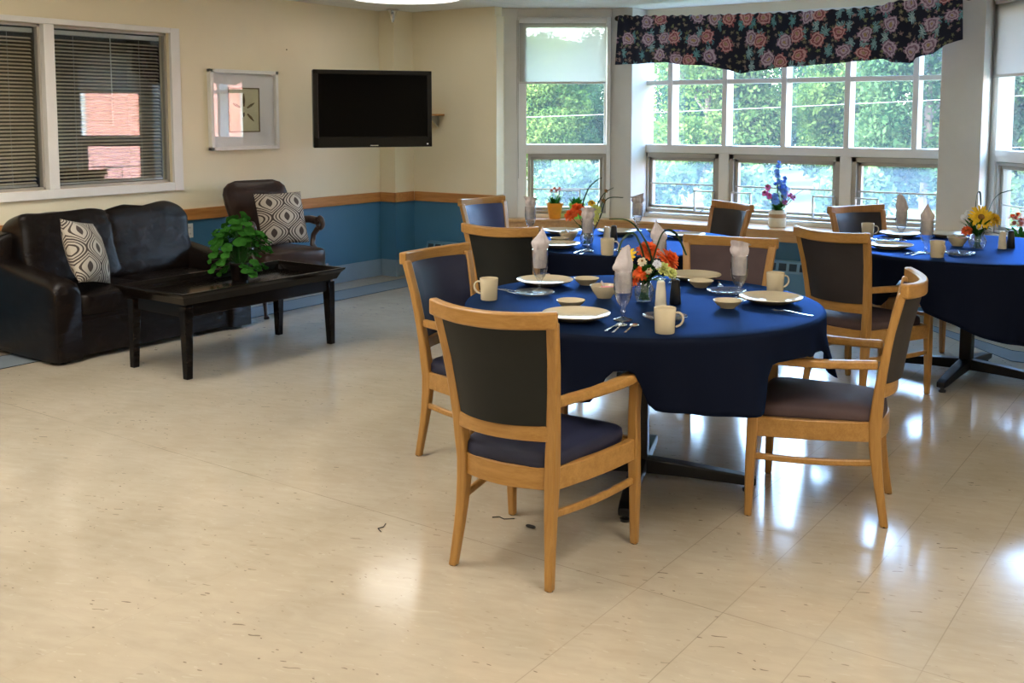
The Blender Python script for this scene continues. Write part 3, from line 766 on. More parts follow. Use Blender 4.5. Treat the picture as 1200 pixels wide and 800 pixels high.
c1 = placed(make_chair('wooden armchair with charcoal back nearest the camera at the middle table', M['vinyl_navy'], M['vinyl_char']), -2.036, 3.05, 3.2)
c3 = placed(make_chair('wooden armchair with mauve seat seen side-on at the right end of the middle table', M['vinyl_mauve'], M['vinyl_taupe']), -1.352, 4.148, 103)
c2 = dup(c1, (-2.842, 3.829, 0), radians(-90.6), 'slate-blue padded armchair facing right at the left end of the middle table', G_CH)
b1 = dup(c1, (-3.525, 5.125, 0), radians(8.1), 'charcoal-backed armchair pushed in at the far-left table', G_CH)
c1m = placed(make_chair('blue padded armchair standing against the window sill beyond the far-left table', M['vinyl_blue'], M['vinyl_char']), -4.492, 6.36, -98.7)
b3 = placed(make_chair('dark armchair turned aslant before the bay sill beside the flower vase', M['vinyl_taupe'], M['vinyl_taupe'], M['mapled']), -3.181, 6.817, 148)
c4 = dup(c3, (-2.129, 4.768, 0), radians(189.4), 'taupe armchair on the window side of the middle table facing the camera', G_CH)
cc1 = dup(c3, (-1.76, 5.97, 0), radians(-19), 'tall taupe-backed armchair drawn up to the right-hand table', G_CH)
cc2 = dup(b3, (-1.965, 7.185, 0), radians(-121), 'dark armchair by the window behind the right-hand table, back rail half hidden by a goblet', G_CH)

# ------------------------------------------------------------------ tables and cloths
def make_table(c, rz, label, lid):
    o = empty('dining_table', c, radians(rz), label, 'table', 'round pedestal tables')
    MB().lathe([(.001, .752), (.745, .752), (.75, .758), (.75, .779), (.745, .785), (.001, .785)], 64).build('tabletop', M['blackmetal'], o)
    MB().box(-.035, .035, -.035, .035, .06, .752).build('column', M['blackmetal'], o, smooth=0, bevel=.006)
    MB().box(-.2, .2, -.2, .2, .735, .7515).build('top_plate', M['blackmetal'], o, smooth=0, bevel=.004)
    for k in range(4):
        R = Matrix.Rotation(pi / 2 * k, 4, 'Z')
        mb = MB(); mb.loft([[R @ Vector((x, -w_, z0)), R @ Vector((x, w_, z0)), R @ Vector((x, w_, z1)), R @ Vector((x, -w_, z1))] for x, w_, z0, z1 in ((.02, .032, .05, .115), (.20, .030, .045, .10), (.44, .026, .03, .072), (.49, .024, .03, .062))])
        lg = mb.build('foot', M['blackmetal'], o, smooth=0, bevel=.006)
        MB().lathe([(.001, 0), (.020, 0), (.022, .012), (.012, .016), (.010, .034), (.001, .034)], 12, R @ Vector((.455, 0, 0))).build('glide', M['pepper'], lg)
    return o
make_table(TA, 21, 'black pedestal table under the middle blue cloth', 0)
make_table(TB, 24, 'black pedestal table under the far-left blue cloth', 1)
make_table(TC, -4, 'black pedestal table under the right-hand blue cloth', 2)
ZT = .7905
def arm_angles(c, chairs, R=.775):
    """where the arms of the chairs pushed under a table cross its rim (degrees): the cloth lies over them there"""
    out = []
    for ch in chairs:
        mt = Matrix.Translation(ch.location) @ Matrix.Rotation(ch.rotation_euler.z, 4, 'Z')
        for s in (-1, 1):
            pts = [mt @ Vector((s * x, y, 0)) - c for x, y in ((.196, -.205), (.206, -.12), (.232, 0), (.262, .12), (.278, .21), (.282, .31))]
            for a, b in zip(pts[:-1], pts[1:]):
                if (a.length - R) * (b.length - R) <= 0:
                    k = (a.length - R) / (a.length - b.length); p = a.lerp(b, k); out.append(math.degrees(math.atan2(p.y, p.x)))
    return out
def cloth(c, arms, hem0, label, hemfn=None, seed=0):
    rn = random.Random(seed)
    ph = [rn.uniform(0, 6.28) for _ in range(6)]
    nth, nr, nd = 192, 10, 16; mb = MB(); vs = []
    R0 = .752
    def hemz(a):
        d = math.degrees(a); z = hem0 + (hemfn(d) if hemfn else 0)
        for arm in arms:
            q = ((d - arm + 180) % 360) - 180
            bp = max(0, .673 - z)
            z = max(z, z + bp * math.exp(-(abs(q) / 5.9) ** 4))
        return min(z, .70)
    for j in range(nr + 1):
        r = .02 + (R0 - .014 - .02) * j / nr
        for i in range(nth):
            a = 2 * pi * i / nth
            vs.append((c.x + r * cos(a), c.y + r * sin(a), ZT + .0006 * sin(7 * r * 9 + a * 3)))
    for j in range(1, nd + 1):
        t = j / nd
        for i in range(nth):
            a = 2 * pi * i / nth; hz = hemz(a)
            if t < .16:
                b = t / .16 * pi / 2; r = R0 - .014 + .018 * sin(b); z = ZT - .018 * (1 - cos(b))
            else:
                k = (t - .16) / .84; z = ZT - .018 - (ZT - .018 - hz) * k
                fold = .026 * sin(9 * a + ph[0]) + .014 * sin(17 * a + ph[1] + .8 * sin(3 * a)) + .008 * sin(29 * a + ph[2])
                amp = min(1., (ZT - hz) / .24)
                r = R0 + .004 + .020 * k * amp + fold * (k ** 1.2) * amp
            vs.append((c.x + r * cos(a), c.y + r * sin(a), z))
    vs.append((c.x, c.y, ZT)); ctr = len(vs) - 1
    fs = []
    rows = nr + nd + 1
    for j in range(rows - 1):
        for i in range(nth):
            i2 = (i + 1) % nth; fs.append((j * nth + i, (j + 1) * nth + i, (j + 1) * nth + i2, j * nth + i2))
    for i in range(nth): fs.append((i, (i + 1) % nth, ctr))
    mb.add(vs, fs)
    o = mb.build('tablecloth', M['cloth'], smooth=60, solid=.002)
    # origin at the table centre so that the weave reads in the object's own space
    return tag(o, label, 'tablecloth', 'navy blue tablecloths')
cloth(TA, arm_angles(TA, (c1, c2, c3, c4)) + [-20, -14, -9], .535, 'navy blue cloth over the middle table nearest the camera', lambda d: .03 * sin(radians(d * 3)), 1)
cloth(TB, arm_angles(TB, (b1, b3)) + [-152, -146, -140, -134], .545, 'navy blue cloth over the far-left table', None, 2)
cloth(TC, arm_angles(TC, (cc1, cc2)), .515, 'navy blue long cloth over the right-hand table', lambda d: -.17 * math.exp(-(((d + 35 + 180) % 360 - 180) / 48.) ** 4), 3)

# ------------------------------------------------------------------ tableware
def thing(mb, name, mat, label, cat, group=None, loc=(0, 0, 0), rz=0., **kw):
    o = mb.build(name, mat, loc=loc, rot=(0, 0, rz), **kw); return tag(o, label, cat, group)
def plate_proto():
    return MB().lathe([(.001, 0), (.075, 0), (.08, .004), (.102, .010), (.128, .020), (.1335, .0245), (.132, .027), (.126, .025), (.098, .0145), (.078, .009), (.001, .008)], 48)
def bowl_proto(R=.06, h=.032):
    return MB().lathe([(.001, 0), (R * .5, 0), (R * .52, .003), (R * .8, h * .5), (R, h - .002), (R * .995, h), (R * .95, h - .001), (R * .74, h * .55), (R * .45, .008), (.001, .007)], 36)
def mug(loc, rz, label, s=1.):
    o = empty('coffee_mug', loc, rz, label, 'mug', 'cream mugs on the tables')
    MB().lathe([(.001, 0), (.034, 0), (.036, .004), (.0375, .05), (.0405, .092), (.0395, .094), (.0375, .092), (.035, .05), (.0335, .010), (.001, .008)], 32).build('cup', M['china'], o)
    MB().tube([(.036, 0, .076), (.052, 0, .080), (.066, 0, .068), (.067, 0, .048), (.056, 0, .030), (.036, 0, .024)], .0058, 10, flat=.8).build('handle', M['china'], o, sub=1)
    o.scale = (s, s, s)
    return o
def goblet(loc, label, npk, seed):
    o = MB().lathe([(.001, .0), (.036, .0), (.037, .003), (.020, .008), (.008, .013), (.0065, .025), (.011, .034), (.0065, .043), (.010, .052), (.024, .072), (.034, .10), (.0375, .13), (.0365, .165), (.0345, .19),
                   (.0335, .19), (.0355, .165), (.0365, .13), (.033, .10), (.023, .074), (.001, .058)], 32).build('water_goblet', M['goblet'], loc=loc)
    tag(o, label, 'goblet', 'goblets with napkins')
    # napkin standing in the bowl
    rn = random.Random(seed); p1, p2 = rn.uniform(0, 6.28), rn.uniform(0, 6.28)
    style = seed % 3; tall = (.088, .07, .07)[style]
    kx = [(rn.choice((2, 3, 4, 5, 7)), rn.uniform(0, 6.28), rn.uniform(-9, 9), rn.uniform(.02, .055)) for _ in range(7)]
    def fn(u, v):
        a = 2 * pi * u
        z = .108 + v * (.082 + tall)
        t_ = max(0., (z - .19) / tall)
        r = .0285 + min(1., (z - .108) / .05) * .0045 if z < .185 else .031 + .006 * sin(min(1, t_ * 1.6) * pi)
        w_ = sum(am * sin(n_ * a + p_ + tw * v) for n_, p_, tw, am in kx)
        fl = 1 + w_ * (.5 if z < .19 else 1.5)
        if z < .195: fl = min(fl, 1.0)
        r *= fl; x0 = 0
        if style == 0:      # pointed tip
            q = max(0, t_ - .35) / .65; r *= (1 - .9 * q ** 1.2); x0 = .016 * q; z += .012 * q * cos(a - p1)
        elif style == 1:    # rolled-over flared top
            q = max(0, t_ - .55) / .45; r *= 1 + .42 * q; z -= .016 * q * q * (1 + cos(a - p1)); x0 = .004 * q
        else:               # slanted fold
            q = t_; r *= (1 - .12 * q - .25 * max(0, q - .7)); z += .036 * q * cos(a - p2)
        return (r * cos(a) + x0 * cos(p1), r * sin(a) + x0 * sin(p1), z)
    mb = MB(); mb.grid(fn, 56, 34, closeu=True)
    n = len(mb.v); mb.v.append((0, 0, .108)); mb.f += [((i + 1) % 56, i, n) for i in range(56)]; mb.mi += [0] * 56
    k = n - 56
    tipz = sum(mb.v[k + i][2] for i in range(56)) / 56; cx = sum(mb.v[k + i][0] for i in range(56)) / 56; cy = sum(mb.v[k + i][1] for i in range(56)) / 56
    mb.v.append((cx, cy, tipz - .012)); mb.f += [(k + i, k + (i + 1) % 56, n + 1) for i in range(56)]; mb.mi += [0] * 56
    q = mb.build('cloth_napkin', M['napkin'], loc=loc, smooth=70)
    return o, tag(q, npk, 'napkin', 'cloth napkins in goblets')
def saucer(loc, label, r=.085):
    mb = MB().lathe([(.001, 0), (.045, 0), (.06, .004), (.080, .014), (.085, .018), (.083, .020), (.076, .017), (.058, .008), (.001, .006)], 64, mod=lambda a, i: 1 + (.045 * abs(sin(8 * a)) if 2 < i < 8 else 0))
    for k in range(8):
        a = pi * k / 4; mb.tube([(.02 * cos(a), .02 * sin(a), .0065), (.07 * cos(a + .25), .07 * sin(a + .25), .0135)], .0022, 5)
    return thing(mb, 'glass_saucer', M['crystal'], label, 'saucer', 'cut glass saucers', loc)
def spoon_mb(L_=.165):
    mb = MB()
    mb.loft_h([(0, 0, .003, .010, .002), (0, L_ * .3, .004, .007, .0025), (0, L_ * .6, .006, .0048, .003), (0, L_ * .72, .005, .0055, .003)])
    mb.sq((0, L_ * .86, .0045), (.034, .052, .007), 1, .9, 18, 8)
    return mb
def fork_mb(L_=.18):
    mb = MB()
    mb.loft_h([(0, 0, .003, .011, .002), (0, L_ * .3, .004, .008, .0025), (0, L_ * .58, .008, .005, .003), (0, L_ * .68, .008, .014, .0025), (0, L_ * .75, .007, .022, .002)])
    for k in range(4): mb.loft_h([(-.0093 + .0062 * k, L_ * .75, .007, .0035, .002), (-.0093 + .0062 * k, L_ * .88, .003, .003, .002), (-.0088 + .0059 * k, L_, .006, .0018, .0015)])
    return mb
def knife_mb(L_=.2):
    mb = MB()
    mb.loft_h([(0, 0, .004, .011, .005), (0, L_ * .2, .0045, .009, .006), (0, L_ * .46, .0045, .008, .006), (0, L_ * .48, .004, .013, .002), (.001, L_ * .8, .004, .016, .0018), (.003, L_, .004, .004, .0015)])
    return mb
SP, FK, KN = spoon_mb(), fork_mb(), knife_mb()
SPM = SP.build('teaspoon', M['chrome']); FKM = FK.build('dinner_fork', M['chrome']); KNM = KN.build('table_knife', M['chrome'])
used = set()
def cutlery(proto, a, b, label, cat):
    """laid from handle end a towards head end b"""
    o = proto if proto.name not in used else proto.copy()
    if o is not proto: COL.objects.link(o)
    used.add(proto.name)
    d = Vector(b) - Vector(a)
    o.location = (a[0], a[1], ZT + .001); o.rotation_euler = (0, 0, math.atan2(d.y, d.x) - pi / 2)
    return tag(o, label, cat, 'steel cutlery')
PL = plate_proto(); PLM = None
def plate(x, y, label):
    global PLM
    if PLM is None: o = PLM = PL.build('dinner_plate', M['china'])
    else: o = PLM.copy(); COL.objects.link(o)
    o.location = (x, y, ZT + .001); return tag(o, label, 'plate', 'cream dinner plates')
BWM = None
def bowl(x, y, label):
    global BWM
    if BWM is None: BWM = o = bowl_proto().build('side_bowl', M['china'])
    else: o = BWM.copy(); COL.objects.link(o)
    o.location = (x, y, ZT + .001); return tag(o, label, 'bowl', 'small cream side bowls')
def shakers(xy, xy2, where):
    for (x, y), nm, mt, cap, lb in ((xy, 'salt_shaker', M['chinal'], M['chinal'], 'white salt shaker'), (xy2, 'pepper_shaker', M['pepper'], M['pepper'], 'black pepper shaker')):
        o = empty(nm, (x, y, ZT), 0, lb + ' ' + where, 'shaker')
        MB().lathe([(.001, 0), (.023, 0), (.0245, .004), (.021, .06), (.0175, .092), (.001, .094)], 20).build('body', mt, o)
        MB().lathe([(.0176, .092), (.0172, .100), (.012, .106), (.001, .107)], 20).build('cap', cap, o)
def sugar(x, y, where):
    o = bowl_proto(.062, .055).build('sugar_bowl', M['china'], loc=(x, y, ZT + .001)); tag(o, 'cream bowl of sweetener packets ' + where, 'bowl')
    for k, (mt, lab) in enumerate(((M['packet_p'], 'pink sweetener packet lying in the bowl '), (M['packet_w'], 'white sugar packet standing up in the bowl '), (M['packet_w'], 'white sugar packet lying flat in the bowl '))):
        T = Matrix.Translation((x + (.018, -.012, -.02)[k], y + (-.005, .012, -.018)[k], ZT + (.047, .056, .043)[k])) @ Matrix.Rotation((.5, 2., 1.)[k], 4, 'Z') @ Matrix.Rotation((.25, 1.0, .12)[k], 4, 'X')
        mb = MB().grid(lambda u, v: ((u - .5) * .055, (v - .5) * .036, .004 * sin(pi * u) * sin(pi * v)), 8, 6); mb.grid(lambda u, v: ((u - .5) * .055, (.5 - v) * .036, -.003 * sin(pi * u) * sin(pi * v)), 8, 6)
        mb.xf(T); p = mb.build('sugar_packet', mt); tag(p, lab + where, 'packet')
# flowers
def bloom_mb(c, r, layers, petals, cup=.4, axis=(0, 0, 1), fat=.34, rn=random):
    """petals set in rings from the rim up to the crown of a domed head; cup 0 gives a flat daisy"""
    mb = MB()
    T = Matrix.Translation(c) @ Vector((0, 0, 1)).rotation_difference(Vector(axis).normalized()).to_matrix().to_4x4()
    for l in range(layers):
        q = l / max(1, layers - 1)
        el = (-.15 + 1.35 * q) * cup * 2 if cup > .3 else .12 + .25 * q
        f = 1 - (.22 if cup > .3 else .55) * q
        n = max(5, int(petals * (1 - .5 * q)))
        for k in range(n):
            a = 2 * pi * (k + .5 * (l % 2)) / n + rn.uniform(-.1, .1); rr = r * f * rn.uniform(.88, 1.08); e_ = el + rn.uniform(-.08, .08)
            wd = 2.3 * rr / n * max(.55, cos(min(1.2, e_)))
            pts = []
            for t, w_, lift in ((.12, .45, 0), (.5, 1., .05), (.85, .95, .03), (1., .35, -.04)):
                x = rr * t * cos(e_); z = rr * t * sin(e_) + lift * rr
                for s in (-1, 0, 1): pts.append(Vector((x * cos(a) - s * wd * w_ * sin(a), x * sin(a) + s * wd * w_ * cos(a), z - abs(s) * .04 * rr)))
            mb.add([T @ p for p in pts], [(3 * i + j, 3 * i + j + 1, 3 * i + j + 4, 3 * i + j + 3) for i in range(3) for j in range(2)])
    return mb
def leaf_mb(mb, base, tip, wd, bend=.2):
    b, t = Vector(base), Vector(tip); d = t - b; s = d.cross(Vector((0, 0, 1)))
    s = s.normalized() * wd if s.length > 1e-6 else Vector((wd, 0, 0))
    pts = []
    for k, w_ in ((0, .15), (.3, .8), (.6, 1.), (.85, .55), (1., .05)):
        p = b + d * k + Vector((0, 0, bend * d.length * sin(pi * k)))
        pts += [p - s * w_, p - Vector((0, 0, .12 * wd * w_)), p + s * w_]
    mb.add(pts, [(3 * i + j, 3 * i + j + 1, 3 * i + j + 4, 3 * i + j + 3) for i in range(4) for j in range(2)])
def blade(pts, w0):
    mb = MB(); P = [Vector(p) for p in pts]; Q = []
    for i in range(len(P) - 1):       # Catmull-Rom
        p0, p1, p2, p3 = P[max(i - 1, 0)], P[i], P[i + 1], P[min(i + 2, len(P) - 1)]
        for k in range(8):
            t = k / 8; Q.append(.5 * ((2 * p1) + (p2 - p0) * t + (2 * p0 - 5 * p1 + 4 * p2 - p3) * t * t + (3 * p1 - p0 - 3 * p2 + p3) * t ** 3))
    Q.append(P[-1]); n = len(Q)
    rs = [w0 * (1 - .8 * abs(i / (n - 1) - .35)) for i in range(n)]
    mb.tube(Q, rs, 6, flat=.25); return mb
def vase(x, y, label, r=.042, h=.105):
    prof = [(.001, 0), (r * .78, 0), (r * .82, .006), (r, h * .3), (r * 1.02, h * .45), (r * .80, h * .72), (r * .66, h * .82), (r * .86, h)]
    inn = [(r * .82, h), (r * .62, h * .82), (r * .76, h * .72), (r * .96, h * .45), (r * .94, h * .3), (r * .72, .014), (.001, .014)]
    o = empty('flower_vase', (x, y, ZT), 0, label, 'vase')
    MB().lathe(prof + inn, 32).build('body', M['crystal'], o)
    return o
def bouquet(x, y, z, label, blooms, blades=(), leaves=14, spread=.06, seed=1, neck=.03, stemlow=-.085):
    """blooms: (material, dx, dy, dz, radius, layers, petals, cup); z is the neck height"""
    rn = random.Random(seed)
    o = empty('flower_bouquet', (x, y, z), 0, label, 'bouquet')
    for i, (mt, dx, dy, dz, r, ly, pt_, cup) in enumerate(blooms):
        ax = Vector((dx * .6 - FX * .05, dy * .6 - FY * .05, .07 if cup > .3 else .03))
        bl = bloom_mb((dx, dy, dz), r, ly, pt_, cup, ax, rn=rn).build('bloom', mt, o, smooth=0)
        MB().sq(Vector((dx, dy, dz)) + ax.normalized() * r * (.28 if cup > .3 else .10), (r * .5, r * .5, r * .5), 1, 1, 10, 6).build('flower_eye', M['flowereye'] if mt in (M['yellow'], M['creamp'], M['pinkp']) else mt, bl)
        MB().tube([(dx * .12 * neck / .03, dy * .12, stemlow), (dx * .2, dy * .2, 0), (dx * .7, dy * .7, dz * .55), (dx, dy, dz)], .0022, 6).build('stem', M['stem'], o)
    if leaves:
        lf = MB()
        for i in range(leaves):
            a = rn.uniform(0, 6.28); r = rn.uniform(.4, 1.) * spread; h = rn.uniform(.0, .08) * (1 if spread < .115 else 1.3)
            leaf_mb(lf, (.01 * cos(a), .01 * sin(a), rn.uniform(-.02, .02)), (r * cos(a), r * sin(a), h), rn.uniform(.007, .014), .15)
        lf.build('leaves', M['green'], o, smooth=60)
        st = MB()
        for i in range(9):
            a = rn.uniform(0, 6.28); st.tube([(.022 * cos(a), .022 * sin(a), stemlow), (.008 * cos(a + 2), .008 * sin(a + 2), 0)], .0024, 5)
        st.build('vase_stems', M['stem'], o)
    for p in blades: blade(p, .0085).build('grass_blade', M['blade'], o)
    return o

# camera-right and camera-forward directions on the floor help to lay out bouquets (plain world vectors)
RX, RY = .818, .575
FX, FY = -.575, .818
def rf(r, f, z): return (r * RX + f * FX, r * RY + f * FY, z)

# ---- middle table settings
A = 'on the middle table'
plate(-2.103, 3.424, 'cream dinner plate behind the nearest armchair ' + A)
plate(-2.66, 4.05, 'cream dinner plate beside the left-hand mug ' + A)
plate(-1.62, 4.21, 'cream dinner plate at the right edge ' + A)
plate(-2.162, 4.60, 'cream dinner plate before the taupe chair on the window side ' + A)
bowl(-2.25, 3.62, 'small cream bowl just behind the plate of the nearest setting ' + A)
bowl(-2.50, 4.16, 'small cream bowl between the left plate and the sugar bowl ' + A)
bowl(-1.72, 3.99, 'small cream bowl left of the right-edge plate ' + A)
bowl(-2.033, 4.403, 'small cream bowl before the far plate ' + A)
goblet((-1.946, 3.514, ZT), 'stemmed water goblet at the nearest setting ' + A, 'slant-folded napkin in the goblet nearest the camera', 2)
goblet((-2.543, 3.831, ZT + .0085), 'stemmed water goblet standing on a glass saucer ' + A, 'pointed napkin in the goblet on the glass saucer', 3)
goblet((-1.76, 4.20, ZT), 'stemmed water goblet by the right-edge plate ' + A, 'napkin with rolled top in the goblet by the right-edge plate', 4)
goblet((-2.298, 4.50, ZT), 'stemmed water goblet behind the flower vase ' + A, 'napkin in the goblet behind the orange flowers', 9)
mug((-1.704, 3.391, ZT), radians(20), 'cream mug at the front edge of the middle table')
mug((-2.638, 3.579, ZT), radians(200), 'cream mug at the left edge of the middle table, handle to the left')
mug((-1.69, 4.44, ZT), radians(50), 'cream mug behind the right-edge plate of the middle table')
saucer((-1.813, 3.607, ZT), 'cut glass saucer behind the front mug ' + A)
saucer((-2.535, 3.775, ZT), 'cut glass saucer under the left goblet ' + A)
saucer((-1.86, 4.30, ZT), 'cut glass saucer behind the right goblet ' + A)
cutlery(KNM, (-1.881, 3.267), (-1.913, 3.435), 'steel knife left of two spoons at the front edge ' + A, 'knife')
cutlery(SPM, (-1.852, 3.269), (-1.903, 3.463), 'steel spoon next to the knife at the front edge ' + A, 'spoon')
cutlery(SPM, (-1.816, 3.294), (-1.858, 3.455), 'steel spoon farthest from the knife at the front edge ' + A, 'spoon')
cutlery(FKM, (-1.365, 4.00), (-1.556, 4.03), 'steel fork in front of the right-edge plate ' + A, 'fork')
cutlery(KNM, (-2.76, 3.79), (-2.62, 3.75), 'steel knife between the left mug and its saucer ' + A, 'knife')
cutlery(SPM, (-2.74, 3.81), (-2.61, 3.79), 'steel spoon lying along the knife by the left mug ' + A, 'spoon')
cutlery(KNM, (-2.19, 4.40), (-2.23, 4.55), 'steel knife beside the shakers on the far side ' + A, 'knife')
cutlery(FKM, (-2.02, 4.58), (-1.96, 4.46), 'steel fork right of the far plate ' + A, 'fork')
sugar(-2.254, 3.901, A)
shakers((-1.965, 3.870), (-1.935, 3.945), A)
vase(-2.075, 3.93, 'small clear glass vase of orange flowers ' + A)
bouquet(-2.075, 3.93, ZT + .09, 'bouquet of orange mums and looped grass in the glass vase of the middle table', [
    (M['orange'], *rf(.018, .02, .125), .052, 5, 15, .5), (M['orange'], *rf(.105, .02, .085), .055, 5, 15, .5), (M['orange'], *rf(-.018, -.03, .035), .036, 4, 13, .5), (M['orange'], *rf(-.05, -.01, -.0), .03, 4, 12, .5),
    (M['yellow'], *rf(-.075, .0, .10), .046, 2, 15, .2), (M['creamp'], *rf(-.015, -.04, .085), .022, 3, 9, .4), (M['creamp'], *rf(.012, -.045, .05), .018, 3, 9, .4),
    (M['lime'], *rf(.075, -.03, .055), .034, 4, 12, .5), (M['lime'], *rf(.11, -.03, .035), .03, 4, 12, .5), (M['whitep'], *rf(.05, -.04, .075), .022, 4, 11, .5)],
    [[rf(.0, 0, -.05), rf(.0, -.02, .08), rf(-.045, -.02, .20), rf(-.10, -.02, .17), rf(-.115, -.02, .08)],
     [rf(.005, 0, -.05), rf(.03, -.02, .08), rf(-.01, -.01, .19), rf(-.07, .0, .255), rf(-.15, .02, .26)],
     [rf(.012, 0, -.05), rf(.035, -.03, .10), rf(.075, -.03, .21), rf(.13, -.02, .20), rf(.175, -.02, .11)]], 44, .10, 3)

# ---- far-left table settings
B_ = 'on the far-left table'
plate(-3.36, 5.26, 'cream dinner plate by the near goblet ' + B_)
plate(-3.74, 5.90, 'cream dinner plate at the wall side ' + B_)
plate(-3.42, 6.08, 'cream dinner plate beyond the flower vase ' + B_)
plate(-2.96, 6.16, 'cream dinner plate on the window side ' + B_)
bowl(-3.47, 5.45, 'small cream bowl behind the near plate ' + B_)
bowl(-3.20, 6.21, 'small cream bowl between the two far plates ' + B_)
goblet((-3.127, 5.215, ZT), 'stemmed water goblet at the front ' + B_, 'napkin with rolled top in the front goblet ' + B_, 7)
goblet((-3.86, 5.70, ZT), 'stemmed water goblet behind the charcoal-backed chair ' + B_, 'napkin in the goblet seen above the charcoal-backed chair', 13)
goblet((-3.40, 6.33, ZT), 'stemmed water goblet farthest back ' + B_, 'napkin with flared top in the rearmost goblet before the pillar', 10)
mug((-2.946, 5.13, ZT), radians(20), 'cream mug at the front edge of the far-left table')
saucer((-2.88, 5.27, ZT), 'cut glass saucer right of the mug ' + B_)
cutlery(KNM, (-3.121, 5.06), (-3.15, 5.20), 'steel knife at the front edge ' + B_, 'knife')
cutlery(SPM, (-3.075, 5.05), (-3.10, 5.22), 'steel spoon beside the knife ' + B_, 'spoon')
sugar(-3.486, 5.577, B_)
shakers((-3.215, 5.59), (-3.21, 5.67), B_)
vase(-3.285, 5.47, 'small clear glass vase of lime and orange flowers ' + B_)
bouquet(-3.285, 5.47, ZT + .09, 'bouquet of orange and lime mums with a dark plume on the far-left table', [
    (M['orange'], *rf(-.06, .0, .125), .05, 5, 15, .5), (M['orange'], *rf(-.10, .02, .09), .045, 5, 14, .5), (M['lime'], *rf(.03, -.03, .085), .05, 5, 13, .5), (M['lime'], *rf(.055, -.02, .13), .036, 4, 12, .5),
    (M['lime'], *rf(.0, -.04, .05), .04, 4, 12, .5), (M['yellow'], *rf(.03, .02, .16), .03, 3, 11, .4), (M['flowereye'], *rf(.10, .0, .18), .018, 3, 9, .5), (M['flowereye'], *rf(.115, .0, .24), .015, 3, 9, .5)],
    [[rf(-.01, 0, -.05), rf(-.03, 0, .12), rf(.0, 0, .24), rf(.05, 0, .30), rf(.09, 0, .32)], [rf(.01, 0, -.05), rf(.05, 0, .12), rf(.10, 0, .22), rf(.16, 0, .26)],
     [rf(.02, 0, -.05), rf(.08, 0, .08), rf(.12, 0, .19), rf(.22, 0, .20)]], 34, .09, 5)

# ---- right-hand table settings
C_ = 'on the right-hand table'
plate(-1.714, 6.355, 'cream dinner plate behind the tall chair back ' + C_)
plate(-1.83, 7.02, 'cream dinner plate by the window goblet ' + C_)
plate(-1.57, 7.17, 'cream dinner plate in the middle of the far edge ' + C_)
goblet((-1.77, 6.80, ZT), 'stemmed water goblet with the upright napkin ' + C_, 'upright napkin in the left goblet ' + C_, 14)
goblet((-1.481, 6.235, ZT), 'stemmed water goblet near the mug ' + C_, 'napkin with twisted peak in the goblet near the mug ' + C_, 6)
mug((-1.389, 6.10, ZT), radians(-40), 'cream mug at the front edge of the right-hand table')
mug((-1.99, 6.84, ZT), radians(20), 'cream mug standing behind the tall taupe chair of the right-hand table')
saucer((-1.31, 6.27, ZT), 'cut glass saucer right of the mug ' + C_)
saucer((-1.83, 6.66, ZT), 'cut glass saucer left of the upright napkin ' + C_)
cutlery(KNM, (-1.561, 6.089), (-1.523, 6.252), 'steel knife left of the mug ' + C_, 'knife')
cutlery(SPM, (-1.52, 6.074), (-1.486, 6.277), 'steel spoon between the knife and the mug ' + C_, 'spoon')
sugar(-1.414, 6.716, C_)
shakers((-1.165, 6.72), (-1.13, 6.785), C_)
vase(-1.295, 6.68, 'small round glass vase of yellow flowers ' + C_, .05, .10)
bouquet(-1.295, 6.68, ZT + .085, 'bouquet of yellow daisies with one orange bloom on the right-hand table', [
    (M['yellow'], *rf(.0, -.03, .10), .078, 2, 22, .2), (M['yellow'], *rf(.09, -.01, .085), .048, 5, 14, .5), (M['orange'], *rf(-.075, -.02, .02), .034, 4, 12, .5), (M['whitep'], *rf(-.085, .0, .10), .024, 3, 9, .4),
    (M['whitep'], *rf(-.015, -.05, .045), .018, 3, 9, .4), (M['whitep'], *rf(-.06, .01, .125), .02, 3, 9, .4), (M['creamp'], *rf(.06, -.03, .055), .02, 3, 9, .4)],
    [[rf(-.01, 0, -.05), rf(-.015, .01, .10), rf(-.01, .01, .23), rf(.008, .01, .245), rf(.016, .01, .17)], [rf(.02, 0, -.05), rf(.06, 0, .14), rf(.12, .02, .23), rf(.22, .04, .26)]], 60, .12, 8)

# ---- pots on the sill
def foil_pot(x, y, mt, label, fl, seed):
    o = empty('flower_pot', (x, y, .60), 0, label, 'flower pot', 'foil pots on the sill'); o.scale = (1.25, 1.25, 1.2)
    MB().lathe([(.001, 0), (.040, 0), (.043, .004), (.052, .07), (.066, .125), (.063, .124), (.048, .07), (.038, .012), (.001, .010)], 36, mod=lambda a, i: 1 + (.10 * sin(4 * a + seed) if i in (4, 5) else 0)).build('pot', mt, o)
    rn = random.Random(seed); lf = MB()
    for i in range(26):
        a = rn.uniform(0, 6.28); r = rn.uniform(.02, .075)
        leaf_mb(lf, (.012 * cos(a), .012 * sin(a), .09), (r * cos(a), r * sin(a), rn.uniform(.13, .185)), rn.uniform(.008, .013), .1)
    lf.build('leaves', M['green'], o, smooth=60)
    if fl:
        for k in range(4):
            bloom_mb((-.03 + .022 * k, .01 * (k % 2), .215 + .018 * (k % 2)), .026, 3, 9, .5, rn=rn).build('bloom', fl, o, smooth=0)
            MB().tube([(0, 0, .09), (-.03 + .022 * k, .01 * (k % 2), .215)], .002, 5).build('stem', M['stem'], o)
foil_pot(-5.37, 8.255 + .09, M['pot_orange'], 'orange foil pot with pale orange blooms on the sill', M['coralp'], 1)
foil_pot(-5.195, 8.365 + .09, M['pot_green'], 'lime green foil pot of leaves on the sill', None, 2)
o = empty('stoneware_vase', (-3.36, 8.84, .60), 0, 'cream stoneware vase with tan band on the bay sill', 'vase')
